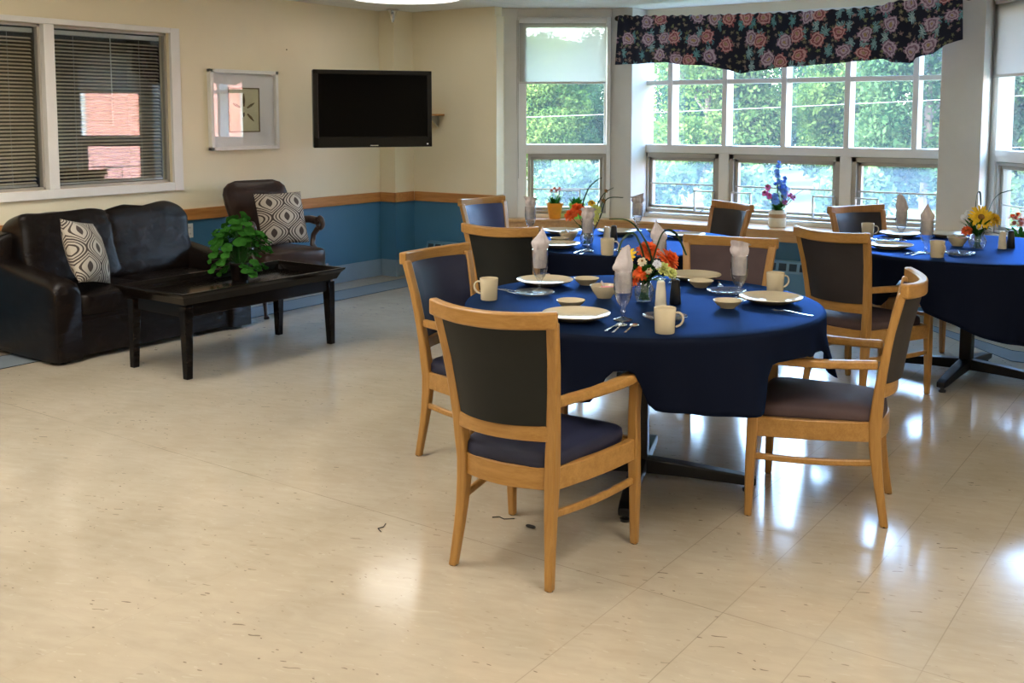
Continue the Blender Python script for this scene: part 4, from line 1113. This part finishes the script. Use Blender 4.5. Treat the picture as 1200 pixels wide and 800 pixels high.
MB().lathe([(.001, 0), (.068, 0), (.074, .006), (.076, .02), (.076, .125), (.070, .14), (.066, .15), (.060, .15), (.066, .12), (.066, .02), (.001, .015)], 32).build('body', M['stone'], o)
MB().lathe([(.0763, .085), (.0775, .088), (.0775, .115), (.0763, .118)], 32).build('band', M['cork'], o)
bl = []; rn = random.Random(4)
for k in range(16): bl.append((M['bluep'], *rf(rn.uniform(-.055, .07), rn.uniform(-.04, .03), .08 + .016 * k * rn.uniform(.6, 1.1)), .040 - .0012 * k, 4, 9, .5))
for dx, dz in ((-.115, .15), (-.09, .20), (-.075, .125), (.105, .13), (.135, .11), (.06, .07)): bl.append((M['pinkp'], *rf(dx, -.01, dz), .033, 3, 8, .6))
for dx, dz in ((.075, .15), (.09, .18), (.06, .125)): bl.append((M['whitep'], *rf(dx, .01, dz), .032, 4, 8, .5))
bl += [(M['bluep'], *rf(-.012, 0, .34), .028, 4, 8, .6), (M['bluep'], *rf(.0, 0, .385), .026, 4, 8, .6), (M['bluep'], *rf(.004, 0, .42), .02, 4, 8, .6), (M['bluep'], *rf(-.004, 0, .30), .03, 4, 8, .6)]
bouquet(-3.36, 8.84, .75, 'tall bouquet of blue and magenta flowers in the stoneware vase', bl, [[rf(.02, 0, -.05), rf(.08, 0, .07), rf(.16, 0, .14), rf(.23, 0, .18)]], 70, .11, 9, .06, -.12)
# right-hand sill basket of coral flowers
o = empty('flower_basket', (-1.33, 8.36, .60), 0, 'low pot of coral flowers on the sill at the right photo edge', 'flower pot')
MB().lathe([(.001, 0), (.07, 0), (.09, .10), (.086, .10), (.066, .01), (.001, .01)], 24).build('pot', M['cork'], o)
rn = random.Random(12); lf = MB()
for i in range(34):
    a = rn.uniform(0, 6.28); r = rn.uniform(.05, .15); leaf_mb(lf, (.03 * cos(a), .03 * sin(a), .08), (r * cos(a), r * sin(a), rn.uniform(.09, .19)), .016, .1)
lf.build('leaves', M['green'], o, smooth=60)
for k in range(11):
    a = rn.uniform(0, 6.28); r = rn.uniform(.0, .10); bloom_mb((r * cos(a), r * sin(a), rn.uniform(.17, .26)), .036, 4, 10, .5, rn=rn).build('bloom', M['coralp'] if k % 4 else M['orange'], o, smooth=0)

# ------------------------------------------------------------------ sofa (against the left wall, facing +x)
so = empty('leather_sofa', (-6.5, 4.43, 0), 0, 'dark brown leather two-seat sofa under the interior window', 'sofa')
rn = random.Random(5)
def wr(amp, k, seed):
    r = random.Random(seed); q = [(r.uniform(.6, 1.4), r.uniform(0, 6.28), r.uniform(-1, 1), r.uniform(-1, 1)) for _ in range(4)]
    def f(p):
        s = 0
        for a, ph, cx, cz in q: s += sin(k * a * (p.y * cx + p.z * 1.2 * (1 if cz > 0 else -1) * .8 + p.x * .3) + ph)
        n = p.normalized() if p.length > 1e-6 else p
        return p + n * amp * s / 4
    return f
MB().box(-.43, .40, -.79, .79, .03, .30).build('base', M['leather'], so, smooth=0, bevel=.02)
MB().sq((-.34, 0, .55), (.20, 1.56, .52), .25, .25, 40, 20).build('back_frame', M['leather'], so, smooth=60)
for s in (-1, 1):   # arms: rounded rolls that climb to the back
    prof = []
    for x, zt in ((.455, .0), (.45, .40), (.42, .52), (.36, .555), (.1, .575), (-.2, .625), (-.40, .66)): pass
    rings = []
    for x, zt, hw in ((-.42, .64, .088), (-.25, .625, .092), (0, .585, .095), (.20, .562, .097), (.34, .55, .098), (.40, .535, .096), (.432, .50, .09), (.440, .47, .085)):
        ring = []
        for k in range(17):
            a = pi * k / 16; ring.append(Vector((x, s * .695 + hw * cos(a), zt - hw * .75 + hw * .75 * sin(a) ** .8)))
        ring += [Vector((x, s * .695 - hw, .02)), Vector((x, s * .695 + hw, .02))]
        rings.append(ring)
    MB().loft(rings).build('arm', M['leather'], so, smooth=50)
for i, y in enumerate((-.315, .315)):
    MB().sq((.06, y * .95, .355), (.70, .595, .17), .28, .22, 40, 20, fn=wr(.006, 20, i)).build('seat_cushion', M['leather'], so, smooth=70)
    T = Matrix.Rotation(radians(-14), 3, 'Y')
    f0 = wr(.020, 24, 10 + i)
    MB().sq((-.215, y, .645), (.27, .71, .53), .26, .20, 64, 40, fn=lambda p: T @ f0(p)).build('back_cushion', M['leather'], so, smooth=70)
MB().box(.395, .412, -.60, .60, .03, .262).build('front_panel', M['leather'], so, smooth=0, bevel=.006)
for sx_ in (-.36, .36):
    for s in (-1, 1): MB().box(sx_ - .03, sx_ + .03, s * .70 - .03, s * .70 + .03, 0, .03).build('foot', M['pepper'], so, smooth=0)

# ------------------------------------------------------------------ throw pillows
def pillow(loc, rot, size, label):
    mb = MB(); s = size / 2; n = 24
    def face(sg):
        def fn(u, v):
            x, z = (u - .5) * 2, (v - .5) * 2
            th = .085 * ((1 - abs(x) ** 2.6) * (1 - abs(z) ** 2.6)) ** .62
            k = 1 - .05 * (1 - abs(x * z)) * (abs(x) ** 4 + abs(z) ** 4) * .9
            return (x * s * k, sg * (th + .002), z * s * k)
        return fn
    A_ = MB(); A_.grid(face(-1), n, n); mb.add(A_.v, A_.f); A_ = MB(); A_.grid(face(1), n, n); mb.add(A_.v, [f[::-1] for f in A_.f])
    rim = [i for i in range(n)] + [j * (n + 1) + n for j in range(n)] + [n * (n + 1) + i for i in range(n, 0, -1)] + [j * (n + 1) for j in range(n, 0, -1)]
    m_ = (n + 1) ** 2
    mb.add([], [])
    for k in range(len(rim)):
        a, b = rim[k], rim[(k + 1) % len(rim)]; mb.f.append((b, a, m_ + a, m_ + b)); mb.mi.append(0)
    o = mb.build('throw_pillow', M['ogee'], loc=loc, rot=rot, smooth=60)
    return tag(o, label, 'pillow', 'brown and cream patterned throw pillows')
pillow((-6.25, 3.99, .68), (radians(-20), radians(10), radians(120)), .43, 'brown and cream patterned throw pillow leaning on the leather sofa')

# ------------------------------------------------------------------ leather armchair in the corner
ac = empty('leather_armchair', (-6.42, 5.79, 0), radians(-98), 'brown leather armchair with carved scroll arms beside the sofa', 'armchair')   # local +y is its front
rings = []
for z, hw, th, y in ((.34, .23, .09, -.22), (.45, .232, .10, -.225), (.56, .235, .11, -.235), (.66, .245, .12, -.25), (.76, .268, .125, -.265), (.86, .292, .125, -.285), (.94, .300, .12, -.30), (.99, .285, .105, -.31), (1.025, .245, .08, -.318), (1.045, .18, .05, -.322)):
    ring = []
    for k in range(28):
        a = 2 * pi * k / 28; c_, s_ = cos(a), sin(a)
        ring.append(Vector((hw * math.copysign(abs(c_) ** .55, c_), y + th / 2 * math.copysign(abs(s_) ** .7, s_) - .035 * (1 - (c_ ** 2)) * 0 + .03 * abs(c_) ** 3, z)))
    rings.append(ring)
MB().loft(rings).build('backrest', M['leather2'], ac, smooth=60)
def acseat(p):
    t = (p.y + .28) / .56; return Vector((p.x * (.86 + .14 * t), p.y, p.z + (.02 * (1 - (p.x / .33) ** 2) if p.z > 0 else 0)))
MB().sq((0, .04, .425), (.62, .56, .17), .32, .3, 40, 16, fn=acseat).build('seat', M['leather2'], ac, smooth=60)
MB().loft_h([(-.29, .27, .335, .06, .08), (-.15, .295, .33, .06, .07), (.15, .295, .33, .06, .07), (.29, .27, .335, .06, .08)]).build('apron', M['leather2'], ac, bevel=.012)
for s in (-1, 1):
    arm = MB().tube([(s * .24, -.20, .70), (s * .275, -.08, .715), (s * .305, .06, .725), (s * .315, .14, .715)], [.022, .028, .032, .034], 10)
    arm.build('arm', M['darkwood'], ac, smooth=60)
    sc = []                                  # scroll at the arm's end
    for k in range(22):
        a = 2.2 * pi * k / 21; r = .052 * (1 - k / 26); sc.append((s * (.315 + .010), .155 + r * sin(a) * 1., .700 + r * cos(a) - .012))
    MB().tube(sc, [.024 * (1 - k / 40) for k in range(22)], 8).build('scroll', M['darkwood'], ac, smooth=60)
    MB().tube([(s * .318, .15, .66), (s * .305, .10, .60), (s * .292, .10, .52), (s * .300, .16, .45), (s * .300, .17, .38)], [.024, .022, .022, .028, .03], 8).build('arm_post', M['darkwood'], ac, smooth=60)
    MB().tube([(s * .285, .26, .36), (s * .315, .30, .28), (s * .300, .285, .17), (s * .285, .27, .08), (s * .292, .285, .03), (s * .298, .30, .012)], [.038, .036, .022, .015, .016, .022], 10).build('leg', M['darkwood'], ac, smooth=60)
    MB().tube([(s * .215, -.20, .36), (s * .215, -.215, .2), (s * .22, -.27, .0)], [.026, .02, .018], 8).build('leg', M['darkwood'], ac, smooth=60)
pillow((-6.40, 5.845, .745), (radians(-17), 0, radians(78)), .43, 'brown and cream patterned throw pillow on the leather armchair')

# ------------------------------------------------------------------ coffee table with tray top and its plant
ct = empty('coffee_table', (-5.405, 4.525, 0), 0, 'espresso wood coffee table with tray top before the sofa', 'coffee table')
hx, hy = .32, .66
for sx_ in (-1, 1):
    for sy in (-1, 1):
        MB().loft_v([(sx_ * .262, sy * .600, 0, .042, .042), (sx_ * .256, sy * .596, .30, .056, .056), (sx_ * .252, sy * .594, .44, .062, .062)]).build('leg', M['espresso'], ct, smooth=0, bevel=.004)
f = MB(); f.box(-.262, .262, -.605, -.583, .375, .455); f.box(-.262, .262, .583, .605, .375, .455); f.box(-.272, -.25, -.6, .6, .375, .455); f.box(.25, .272, -.6, .6, .375, .455)
f.build('apron', M['espresso'], ct, smooth=0, bevel=.003)
MB().box(-.285, .285, -.625, .625, .455, .475).build('tray_floor', M['espresso'], ct, smooth=0)
mb = MB()
ring = lambda x, y, z: [Vector((-x, -y, z)), Vector((x, -y, z)), Vector((x, y, z)), Vector((-x, y, z))]
mb.loft([ring(.275, .615, .452), ring(.295, .635, .456), ring(.315, .657, .500), ring(.335, .677, .520), ring(.338, .680, .531), ring(.318, .660, .531), ring(.300, .642, .51), ring(.285, .627, .476)], caps=False)
mb.build('tray_rim', M['espresso'], ct, smooth=0, bevel=.002)
pl = empty('potted_plant', (-5.52, 4.66, .476), 0, 'green leafy plant in a dark pot on the coffee table', 'potted plant')
MB().lathe([(.001, 0), (.052, 0), (.055, .004), (.068, .10), (.072, .105), (.072, .118), (.064, .118), (.058, .10), (.001, .095)], 28).build('pot', M['pot_dark'], pl)
rn = random.Random(21)
stems = MB()
lm = []
for i in range(92):
    a = rn.uniform(0, 6.28); r = .03 + .175 * rn.random() ** .7; h = .13 + .30 * rn.random() ** .55 * sqrt(max(.05, 1 - (r / .215) ** 2.4))
    if i % 5 == 0 and r > .09: h = rn.uniform(.05, .12)
    tip = Vector((r * cos(a), r * sin(a), max(.055, h)))
    stems.tube([(.02 * cos(a), .02 * sin(a), .10), (tip.x * .5, tip.y * .5, .10 + (tip.z - .1) * .75 + .02), tip], .0022, 5)
    lm.append((tip, a))
stems.build('stems', M['stem'], pl)
for tip, a in lm:
    q = MB(); R_ = rn.uniform(.030, .048); n_ = Vector((cos(a) * rn.uniform(.2, .9), sin(a) * rn.uniform(.2, .9), rn.uniform(.4, 1))).normalized()
    u = n_.cross(Vector((0, 0, 1))); u = u.normalized() if u.length > .01 else Vector((1, 0, 0)); v_ = n_.cross(u)
    vs = [tip - n_ * .004]
    for k in range(14):
        t_ = 2 * pi * k / 14; rr = R_ * (1 - .28 * math.exp(-((t_ - pi / 2) / .35) ** 2)) * (1 + .06 * cos(3 * t_)); vs.append(tip + (u * cos(t_) + v_ * sin(t_)) * rr + n_ * .006 * sin(4 * t_))
    q.add(vs, [(0, k + 1, (k + 1) % 14 + 1) for k in range(14)])
    q.build('leaf', M['green'], pl, smooth=60)

# ------------------------------------------------------------------ television, shelf, picture, outlet, ceiling fittings
tv = empty('television', (-6.22, 6.76, 1.635), math.atan2(.838, .545), 'black flat-screen television mounted across the room corner', 'television')  # local x along the screen, local -y faces the room
w2, h2 = .525, .332
mb = MB(); mb.box(-w2, w2, 0, .055, -h2, h2); mb.box(-w2 * .75, w2 * .75, .055, .095, -h2 * .7, h2 * .7)
mb.build('tv_housing', M['tvblack'], tv, smooth=0, bevel=.010)
mb = MB(); mb.box(-w2 + .045, w2 - .045, -.0035, 0, -h2 + .095, h2 - .04); mb.build('screen', M['screen'], tv, smooth=0)
mb = MB()
for a in ((-w2, w2, h2 - .038, h2), (-w2, w2, -h2, -h2 + .088), (-w2, -w2 + .043, -h2, h2), (w2 - .043, w2, -h2, h2)): mb.box(a[0], a[1], -.010, 0, a[2], a[3])
mb.build('bezel', M['tvblack'], tv, smooth=0, bevel=.004)
MB().box(-.035, .035, -.0115, -.009, -h2 + .012, -h2 + .020).build('maker_badge', M['silver'], tv, smooth=0)
MB().box(w2 - .05, w2 - .035, -.0115, -.009, -h2 + .020, -h2 + .032).build('indicator', M['plastic_w'], tv, smooth=0)
mt = empty('tv_bracket', (-6.97, 7.30, 1.6), 0, 'black swivel wall bracket behind the television', 'bracket')
MB().box(-.005, .02, -.11, .11, -.14, .14).build('wall_plate', M['blackmetal'], mt, smooth=0, bevel=.003)
MB().box(-.02, .02, 0, .50, -.025, .025, T=Matrix.Translation((.02, 0, 0)) @ Matrix.Rotation(radians(-112), 4, 'Z')).build('swivel_arm', M['blackmetal'], mt, smooth=0, bevel=.004)
T = Matrix.Translation((.486, -.187, 0)) @ Matrix.Rotation(math.atan2(.838, .545), 4, 'Z')
MB().box(-.12, .12, -.032, -.012, -.12, .12, T=T @ Matrix.Translation((.10, -.06, 0))).build('mount_plate', M['blackmetal'], mt, smooth=0)
sh = empty('wall_shelf', (-6.57, YB, 1.575), 0, 'small wooden shelf on the back wall right of the television', 'shelf')
MB().box(-.19, .18, -.15, 0, 0, .018).build('board', M['railx'], sh, smooth=0, bevel=.002)
for k in (-.12, .10):
    MB().loft([[Vector((k - .006, 0, 0)), Vector((k - .006, -.12, 0)), Vector((k - .006, -.12, -.012)), Vector((k - .006, -.012, -.11)), Vector((k - .006, 0, -.11))], [Vector((k + .006, 0, 0)), Vector((k + .006, -.12, 0)), Vector((k + .006, -.12, -.012)), Vector((k + .006, -.012, -.11)), Vector((k + .006, 0, -.11))]]).build('bracket', M['silver'], sh, smooth=0)
pc = empty('framed_picture', (XL, 5.962, 1.624), 0, 'white framed picture with glass on the cream wall', 'picture')
a, b = .366, .334
f = MB(); q = .030
f.box(0, .045, -a, -a + q, -b, b); f.box(0, .045, a - q, a, -b, b); f.box(0, .045, -a, a, -b, -b + q); f.box(0, .045, -a, a, b - q, b)
f.build('frame', M['white'], pc, smooth=0, bevel=.003)
MB().box(.002, .012, -a + .01, a - .01, -b + .01, b - .01).build('mat_board', M['mat'], pc, smooth=0)
art = MB().box(.012, .015, -.155, .165, -.18, .18).build('art_print', M['art'], pc, smooth=0)
f = MB()
for y0, y1, z0, z1 in ((-.162, -.152, -.187, .187), (.162, .172, -.187, .187), (-.162, .172, -.187, -.178), (-.162, .172, .178, .187)): f.box(.012, .018, y0, y1, z0, z1)
f.build('art_border', M['artline'], art, smooth=0)
for an, r0, r1 in ((155, .05, .13), (90, .03, .14), (28, .04, .13), (-42, .05, .14), (-95, .02, .06)):
    ca, sa = cos(radians(an)), sin(radians(an)); f = MB(); f.tube([(.017, r0 * ca, r0 * sa), (.019, (r0 + r1) / 2 * ca, (r0 + r1) / 2 * sa), (.017, r1 * ca, r1 * sa)], [.007, .011, .003], 6)
    f.build('brush_stroke', M['artline'], art)
MB().box(.032, .034, -a + q, a - q, -b + q, b - q).build('pane', M['pictureglass'], pc, smooth=0)
ou = empty('wall_outlet', (XL, 5.38, .65), 0, 'white wall outlet on the blue wainscot beside the sofa', 'outlet')
MB().box(0, .006, -.036, .036, -.058, .058).build('plate', M['plastic_w'], ou, smooth=0, bevel=.003)
for z in (-.024, .024):
    s_ = MB().box(.006, .0085, -.017, .017, z - .015, z + .015).build('socket', M['plastic_w'], ou, smooth=0, bevel=.002)
    MB().box(.0085, .009, -.008, -.005, z - .006, z + .006).box(.0085, .009, .005, .008, z - .006, z + .006).build('slots', M['pepper'], s_, smooth=0)
nl = MB().lathe([(.001, 0), (.006, 0), (.006, .004), (.002, .006), (.001, .012)], 10).xf(Matrix.Translation((XL, 6.47, 2.155)) @ Matrix.Rotation(pi / 2, 4, 'Y'))
thing(nl, 'wall_nail', M['artline'], 'small dark nail head on the cream wall above and right of the framed picture', 'nail')
cm = empty('ceiling_sprinkler', (-6.735, 7.60, ZC), 0, 'small silver cone fitting on the ceiling in the corner', 'ceiling fitting')
MB().lathe([(.001, 0), (.055, 0), (.055, -.012), (.044, -.022), (.030, -.05), (.022, -.10), (.015, -.125), (.001, -.128)], 20).build('cone', M['chrome'], cm)
MB().lathe([(.056, -.002), (.062, -.004), (.062, -.010), (.056, -.012)], 20).build('ring', M['silver'], cm)
lt = empty('ceiling_light', (-5.87, 6.79, ZC), 0, 'round glowing ceiling light at the top edge of the photo', 'ceiling light')
MB().lathe([(.001, -.001), (.50, -.001), (.50, -.02), (.48, -.03), (.46, -.02), (.001, -.02)], 48).build('rim', M['white'], lt)
MB().lathe([(.478, -.0205), (.46, -.026), (.35, -.031), (.001, -.034), (.001, -.022), (.40, -.022)], 48).build('diffuser', M['lamp'], lt)
for i, (x, y) in enumerate(((-5.25, 3.3), (-3.2, 2.2), (-.4, 2.6), (-3.2, -.8), (-.2, -.8), (2.2, 1.2), (2.2, 4.6), (-5.4, 1.0))):  # unseen glowing panels added on the ceiling to brighten the room
    p = empty('ceiling_fill_panel', (x, y, ZC), 0, 'recessed rectangular ceiling light panel overhead, outside the photo', 'ceiling light', 'overhead ceiling light panels')
    f = MB()
    for b_ in ((-.32, -.29, -.62, .62), (.29, .32, -.62, .62), (-.29, .29, -.62, -.59), (-.29, .29, .59, .62)): f.box(b_[0], b_[1], b_[2], b_[3], -.02, 0)
    f.build('frame', M['white'], p, smooth=0)
    MB().box(-.29, .29, -.59, .59, -.012, -.004).build('diffuser', M['panel'], p, smooth=0)
# loose bits on the floor
mb = MB(); mb.tube([(-2.36, 3.22, .003), (-2.34, 3.24, .003), (-2.31, 3.23, .004), (-2.28, 3.26, .003)], .0022, 5)
thing(mb, 'thread_scrap', M['smoke'], 'curled dark thread on the floor under the nearest chair', 'thread')
mb = MB(); mb.tube([(-2.66, 2.93, .003), (-2.645, 2.90, .003), (-2.65, 2.875, .004), (-2.62, 2.86, .003)], .002, 5)
thing(mb, 'thread_scrap', M['smoke'], 'curled dark thread on the open floor left of the chairs', 'thread')
mb = MB(); mb.sq((-2.18, 3.225, .006), (.045, .018, .010), .8, .8, 12, 8)
thing(mb, 'food_crumb', M['smoke'], 'black crumb on the floor behind the nearest chair leg', 'crumb')

# ------------------------------------------------------------------ outdoors
GZ = -1.3
S(MB().box(-70, 60, 9.6, 90, GZ - .1, GZ), 'ground', M['lawn'], smooth=0)
S(MB().box(-70, 60, 21.6, 26, GZ, GZ + .02), 'road', M['asphalt'], smooth=0)
def crown(seed, R, H, n, leaf, mat):
    rn = random.Random(seed); mb = MB(); blobs = [(0, 0, H * .52, R * .74)]
    for k in range(13):
        a = rn.uniform(0, 6.28); br = R * rn.uniform(.3, .44); q = rn.uniform(.4, 1.) * (R - br * 1.1); blobs.append((q * cos(a), q * sin(a), H * rn.uniform(.10, .88), br))
    for i in range(n):
        bx, by, bz, br = blobs[rn.randrange(len(blobs))]
        d = Vector((rn.gauss(0, 1), rn.gauss(0, 1), rn.gauss(0, 1))).normalized() * br * (rn.random() ** .3) * rn.uniform(.85, 1.1)
        c = Vector((bx, by, bz)) + d
        u = Vector((rn.gauss(0, 1), rn.gauss(0, 1), rn.gauss(0, 1))).normalized(); v = u.orthogonal().normalized(); s = leaf * rn.uniform(.6, 1.3)
        v = (Matrix.Rotation(rn.uniform(0, 6.28), 3, u) @ v)
        b = len(mb.v); mb.v += [tuple(c - u * s), tuple(c + v * s * .55), tuple(c + u * s), tuple(c - v * s * .55)]; mb.f.append((b, b + 1, b + 2, b + 3)); mb.mi.append(0)
    return mb
def tree(seed, R, H, n, leaf, mat, label, group, loc):
    o = empty('leafy_tree', loc, 0, label, 'tree', group)
    crown(seed, R, H, n, leaf, mat).build('crown', mat, o, smooth=0)
    mb = MB(); mb.tube([(0, 0, 0), (.05, 0, H * .25), (0, .08, H * .5), (.1, 0, H * .75)], [.16, .13, .10, .04], 8)
    rn = random.Random(seed)
    for k in range(5):
        a = rn.uniform(0, 6.28); mb.tube([(0, 0, H * (.25 + .08 * k)), (R * .25 * cos(a), R * .25 * sin(a), H * (.36 + .06 * k)), (R * .42 * cos(a), R * .42 * sin(a), H * (.42 + .07 * k))], [.07, .05, .02], 6)
    mb.build('trunk', M['bark'], o)
    return o
GT = 'trees beyond the bay window'
tl = ['light green tree in the row beyond the bay window', 'mid green tree in the row beyond the bay window', 'dark blue-green tree in the row beyond the bay window']
protos = [tree(31, 3.4, 7.2, 30000, .088, M['leafA'], tl[0], GT, (-15.2, 33.2, GZ)), tree(32, 3.2, 7.8, 30000, .088, M['leafB'], tl[1], GT, (-8.1, 33.6, GZ)), tree(33, 3.6, 7.6, 30000, .09, M['leafC'], tl[2], GT, (-.9, 33.2, GZ))]
rn = random.Random(77)
for i, (x, y, k, s) in enumerate(((-22.2, 33.4, 0, .80), (-29.4, 33.6, 2, .84), (6.4, 33.4, 1, 1.), (-25.8, 40.4, 1, .84), (-33.2, 40.6, 0, .9), (-18.6, 40.4, 2, .86), (-11.6, 40.6, 0, 1.12), (-4.4, 40.4, 1, 1.12), (2.9, 40.6, 2, 1.12), (-15.0, 48, 1, 1.15), (-7.6, 48.2, 2, 1.2), (-.2, 48, 0, 1.25), (-22.6, 48.2, 0, .98), (-30, 48, 2, .95), (10.2, 40.6, 0, 1.1), (-19.6, 55.8, 2, 1.15), (-11.4, 56, 2, 1.2), (-3.8, 56.2, 1, 1.4), (-26.5, 56, 1, 1.05), (-34, 55.5, 2, 1.05), (4, 56, 2, 1.4))):
    t = dup(protos[k], (x, y, GZ), rn.uniform(0, 6.28), tl[k], GT); t.scale = (s, s, s)
def shrub(x, y, r, seed, first=[None]):
    if first[0] is None:
        o = empty('round_shrub', (0, 0, 0), 0, 'low pale green shrub below the tree row', 'shrub', 'shrubs below the tree row')
        crown(50, 1.6, 1.9, 3000, .13, M['leafA']).build('foliage', M['leafA'], o, smooth=0); first[0] = o
    else: o = copy_tree(first[0])
    o.location = (x, y, GZ - .3); o.rotation_euler = (0, 0, seed); o.scale = (r, r, r)
for i, (x, y, r) in enumerate(((-20.6, 28.2, .9), (-17.6, 28.0, .85), (-14.6, 28.2, .9), (-11.6, 27.8, .85), (-23.8, 28.4, .9), (-8.6, 28, .85), (-3.6, 20.5, .7), (-5.6, 28.2, .85), (-2.6, 28, .8), (.5, 27.8, .9))): shrub(x, y, r, i * 1.3)
for k, (p0, p1, lb) in enumerate((((-34, 20, 1.25), (2.16, 23.5, 2.25), 'overhead cable crossing the upper panes of the bay window'), ((-30, 26, .6), (2.16, 23.6, 1.15), 'lower overhead cable crossing the foot of the upper panes'))):
    pts = [Vector(p0).lerp(Vector(p1), i / 20) - Vector((0, 0, .25 * sin(pi * i / 20))) for i in range(21)]
    thing(MB().tube(pts, .009, 5), 'hanging_cable', M['wire'], lb, 'cable')
pole_ = empty('utility_pole', (2.3, 23.6, GZ), 0, 'grey utility pole where the overhead cables end beyond the bay', 'utility pole')
MB().tube([(0, 0, 0), (0, 0, 3.0), (0, 0, 6.4)], [.13, .11, .09], 12).build('post', M['bark'], pole_)
MB().box(-.05, .05, -.9, .9, 5.9, 6.02).build('crossarm', M['bark'], pole_, smooth=0)
# salmon house beyond the right side of the bay; the interior glass mirrors it
bd = empty('salmon_house', (9.6, 17.5, GZ), math.atan2(-.83, -.56) + pi, 'salmon sided house with white windows beyond the right-hand bay', 'house')
# local -y... facade turned towards the bay
bd.rotation_euler = (0, 0, math.atan2(4.7, 6.97) - pi / 2)
MB().box(-7, 7, 0, 7, 0, 4.6).build('wall', M['salmon'], bd, smooth=0)
mb = MB(); mb.loft([[Vector((-7.4, -.5, 4.6)), Vector((-7.4, 7.5, 4.6)), Vector((-7.4, 3.5, 6.6))], [Vector((7.4, -.5, 4.6)), Vector((7.4, 7.5, 4.6)), Vector((7.4, 3.5, 6.6))]]); mb.build('roof', M['roof'], bd, smooth=0)
for x in (-5, -2.5, 0, 2.5, 5):
    wn = MB(); 
    for b_ in ((x - .6, x - .5, 1.5, 3.4), (x + .5, x + .6, 1.5, 3.4), (x - .6, x + .6, 1.4, 1.5), (x - .6, x + .6, 3.4, 3.5), (x - .5, x + .5, 2.4, 2.47)): wn.box(b_[0], b_[1], -.05, .02, b_[2], b_[3])
    wo = wn.build('window', M['white'], bd, smooth=0)
    MB().box(x - .5, x + .5, -.01, .0, 1.5, 3.4).build('pane', M['screen'], wo, smooth=0)

# ------------------------------------------------------------------ light, sky, camera
wd = bpy.data.worlds.new('sky'); SC.world = wd; wd.use_nodes = True; nt = wd.node_tree; nt.nodes.clear()
out = N(nt, 'ShaderNodeOutputWorld'); bg = N(nt, 'ShaderNodeBackground')
sky = N(nt, 'ShaderNodeTexSky', sky_type='NISHITA'); sky.sun_disc = False; sky.sun_elevation = radians(50); sky.sun_rotation = radians(215); sky.air_density = 1.2; sky.dust_density = 2.5; sky.ozone_density = 1.5
L(nt, sky.outputs[0], bg.inputs[0]); bg.inputs[1].default_value = 4.6; L(nt, bg.outputs[0], out.inputs[0])
sun = bpy.data.lights.new('sun', 'SUN'); sun.energy = 9.; sun.angle = radians(1.0); sun.color = (1., .95, .86)
so_ = bpy.data.objects.new('sun', sun); COL.objects.link(so_)
d = Vector((.55, .62, -.85)); so_.rotation_euler = d.to_track_quat('-Z', 'Y').to_euler(); so_.location = (-10, -10, 20)

cam = bpy.data.cameras.new('camera'); co = bpy.data.objects.new('camera', cam); COL.objects.link(co)
cam.sensor_width = 36.; cam.lens = 1225. / 1200. * 36.; cam.shift_y = -150. / 1200.; cam.clip_end = 300
co.location = (0, 0, 1.58); co.rotation_euler = (pi / 2 - math.atan2(115, 1225), 0, math.atan2(865, 1230))
SC.camera = co
SC.view_settings.view_transform = 'Standard'; SC.view_settings.look = 'None'; SC.view_settings.gamma = 1.; SC.view_settings.use_curve_mapping = False
SC.view_settings.exposure = .5
SC.cycles.max_bounces = 10; SC.cycles.diffuse_bounces = 5; SC.cycles.glossy_bounces = 4; SC.cycles.transparent_max_bounces = 24; SC.cycles.transmission_bounces = 6
SC.cycles.sample_clamp_indirect = 6.; SC.cycles.caustics_reflective = False; SC.cycles.caustics_refractive = False
SC.cycles.use_denoising = True
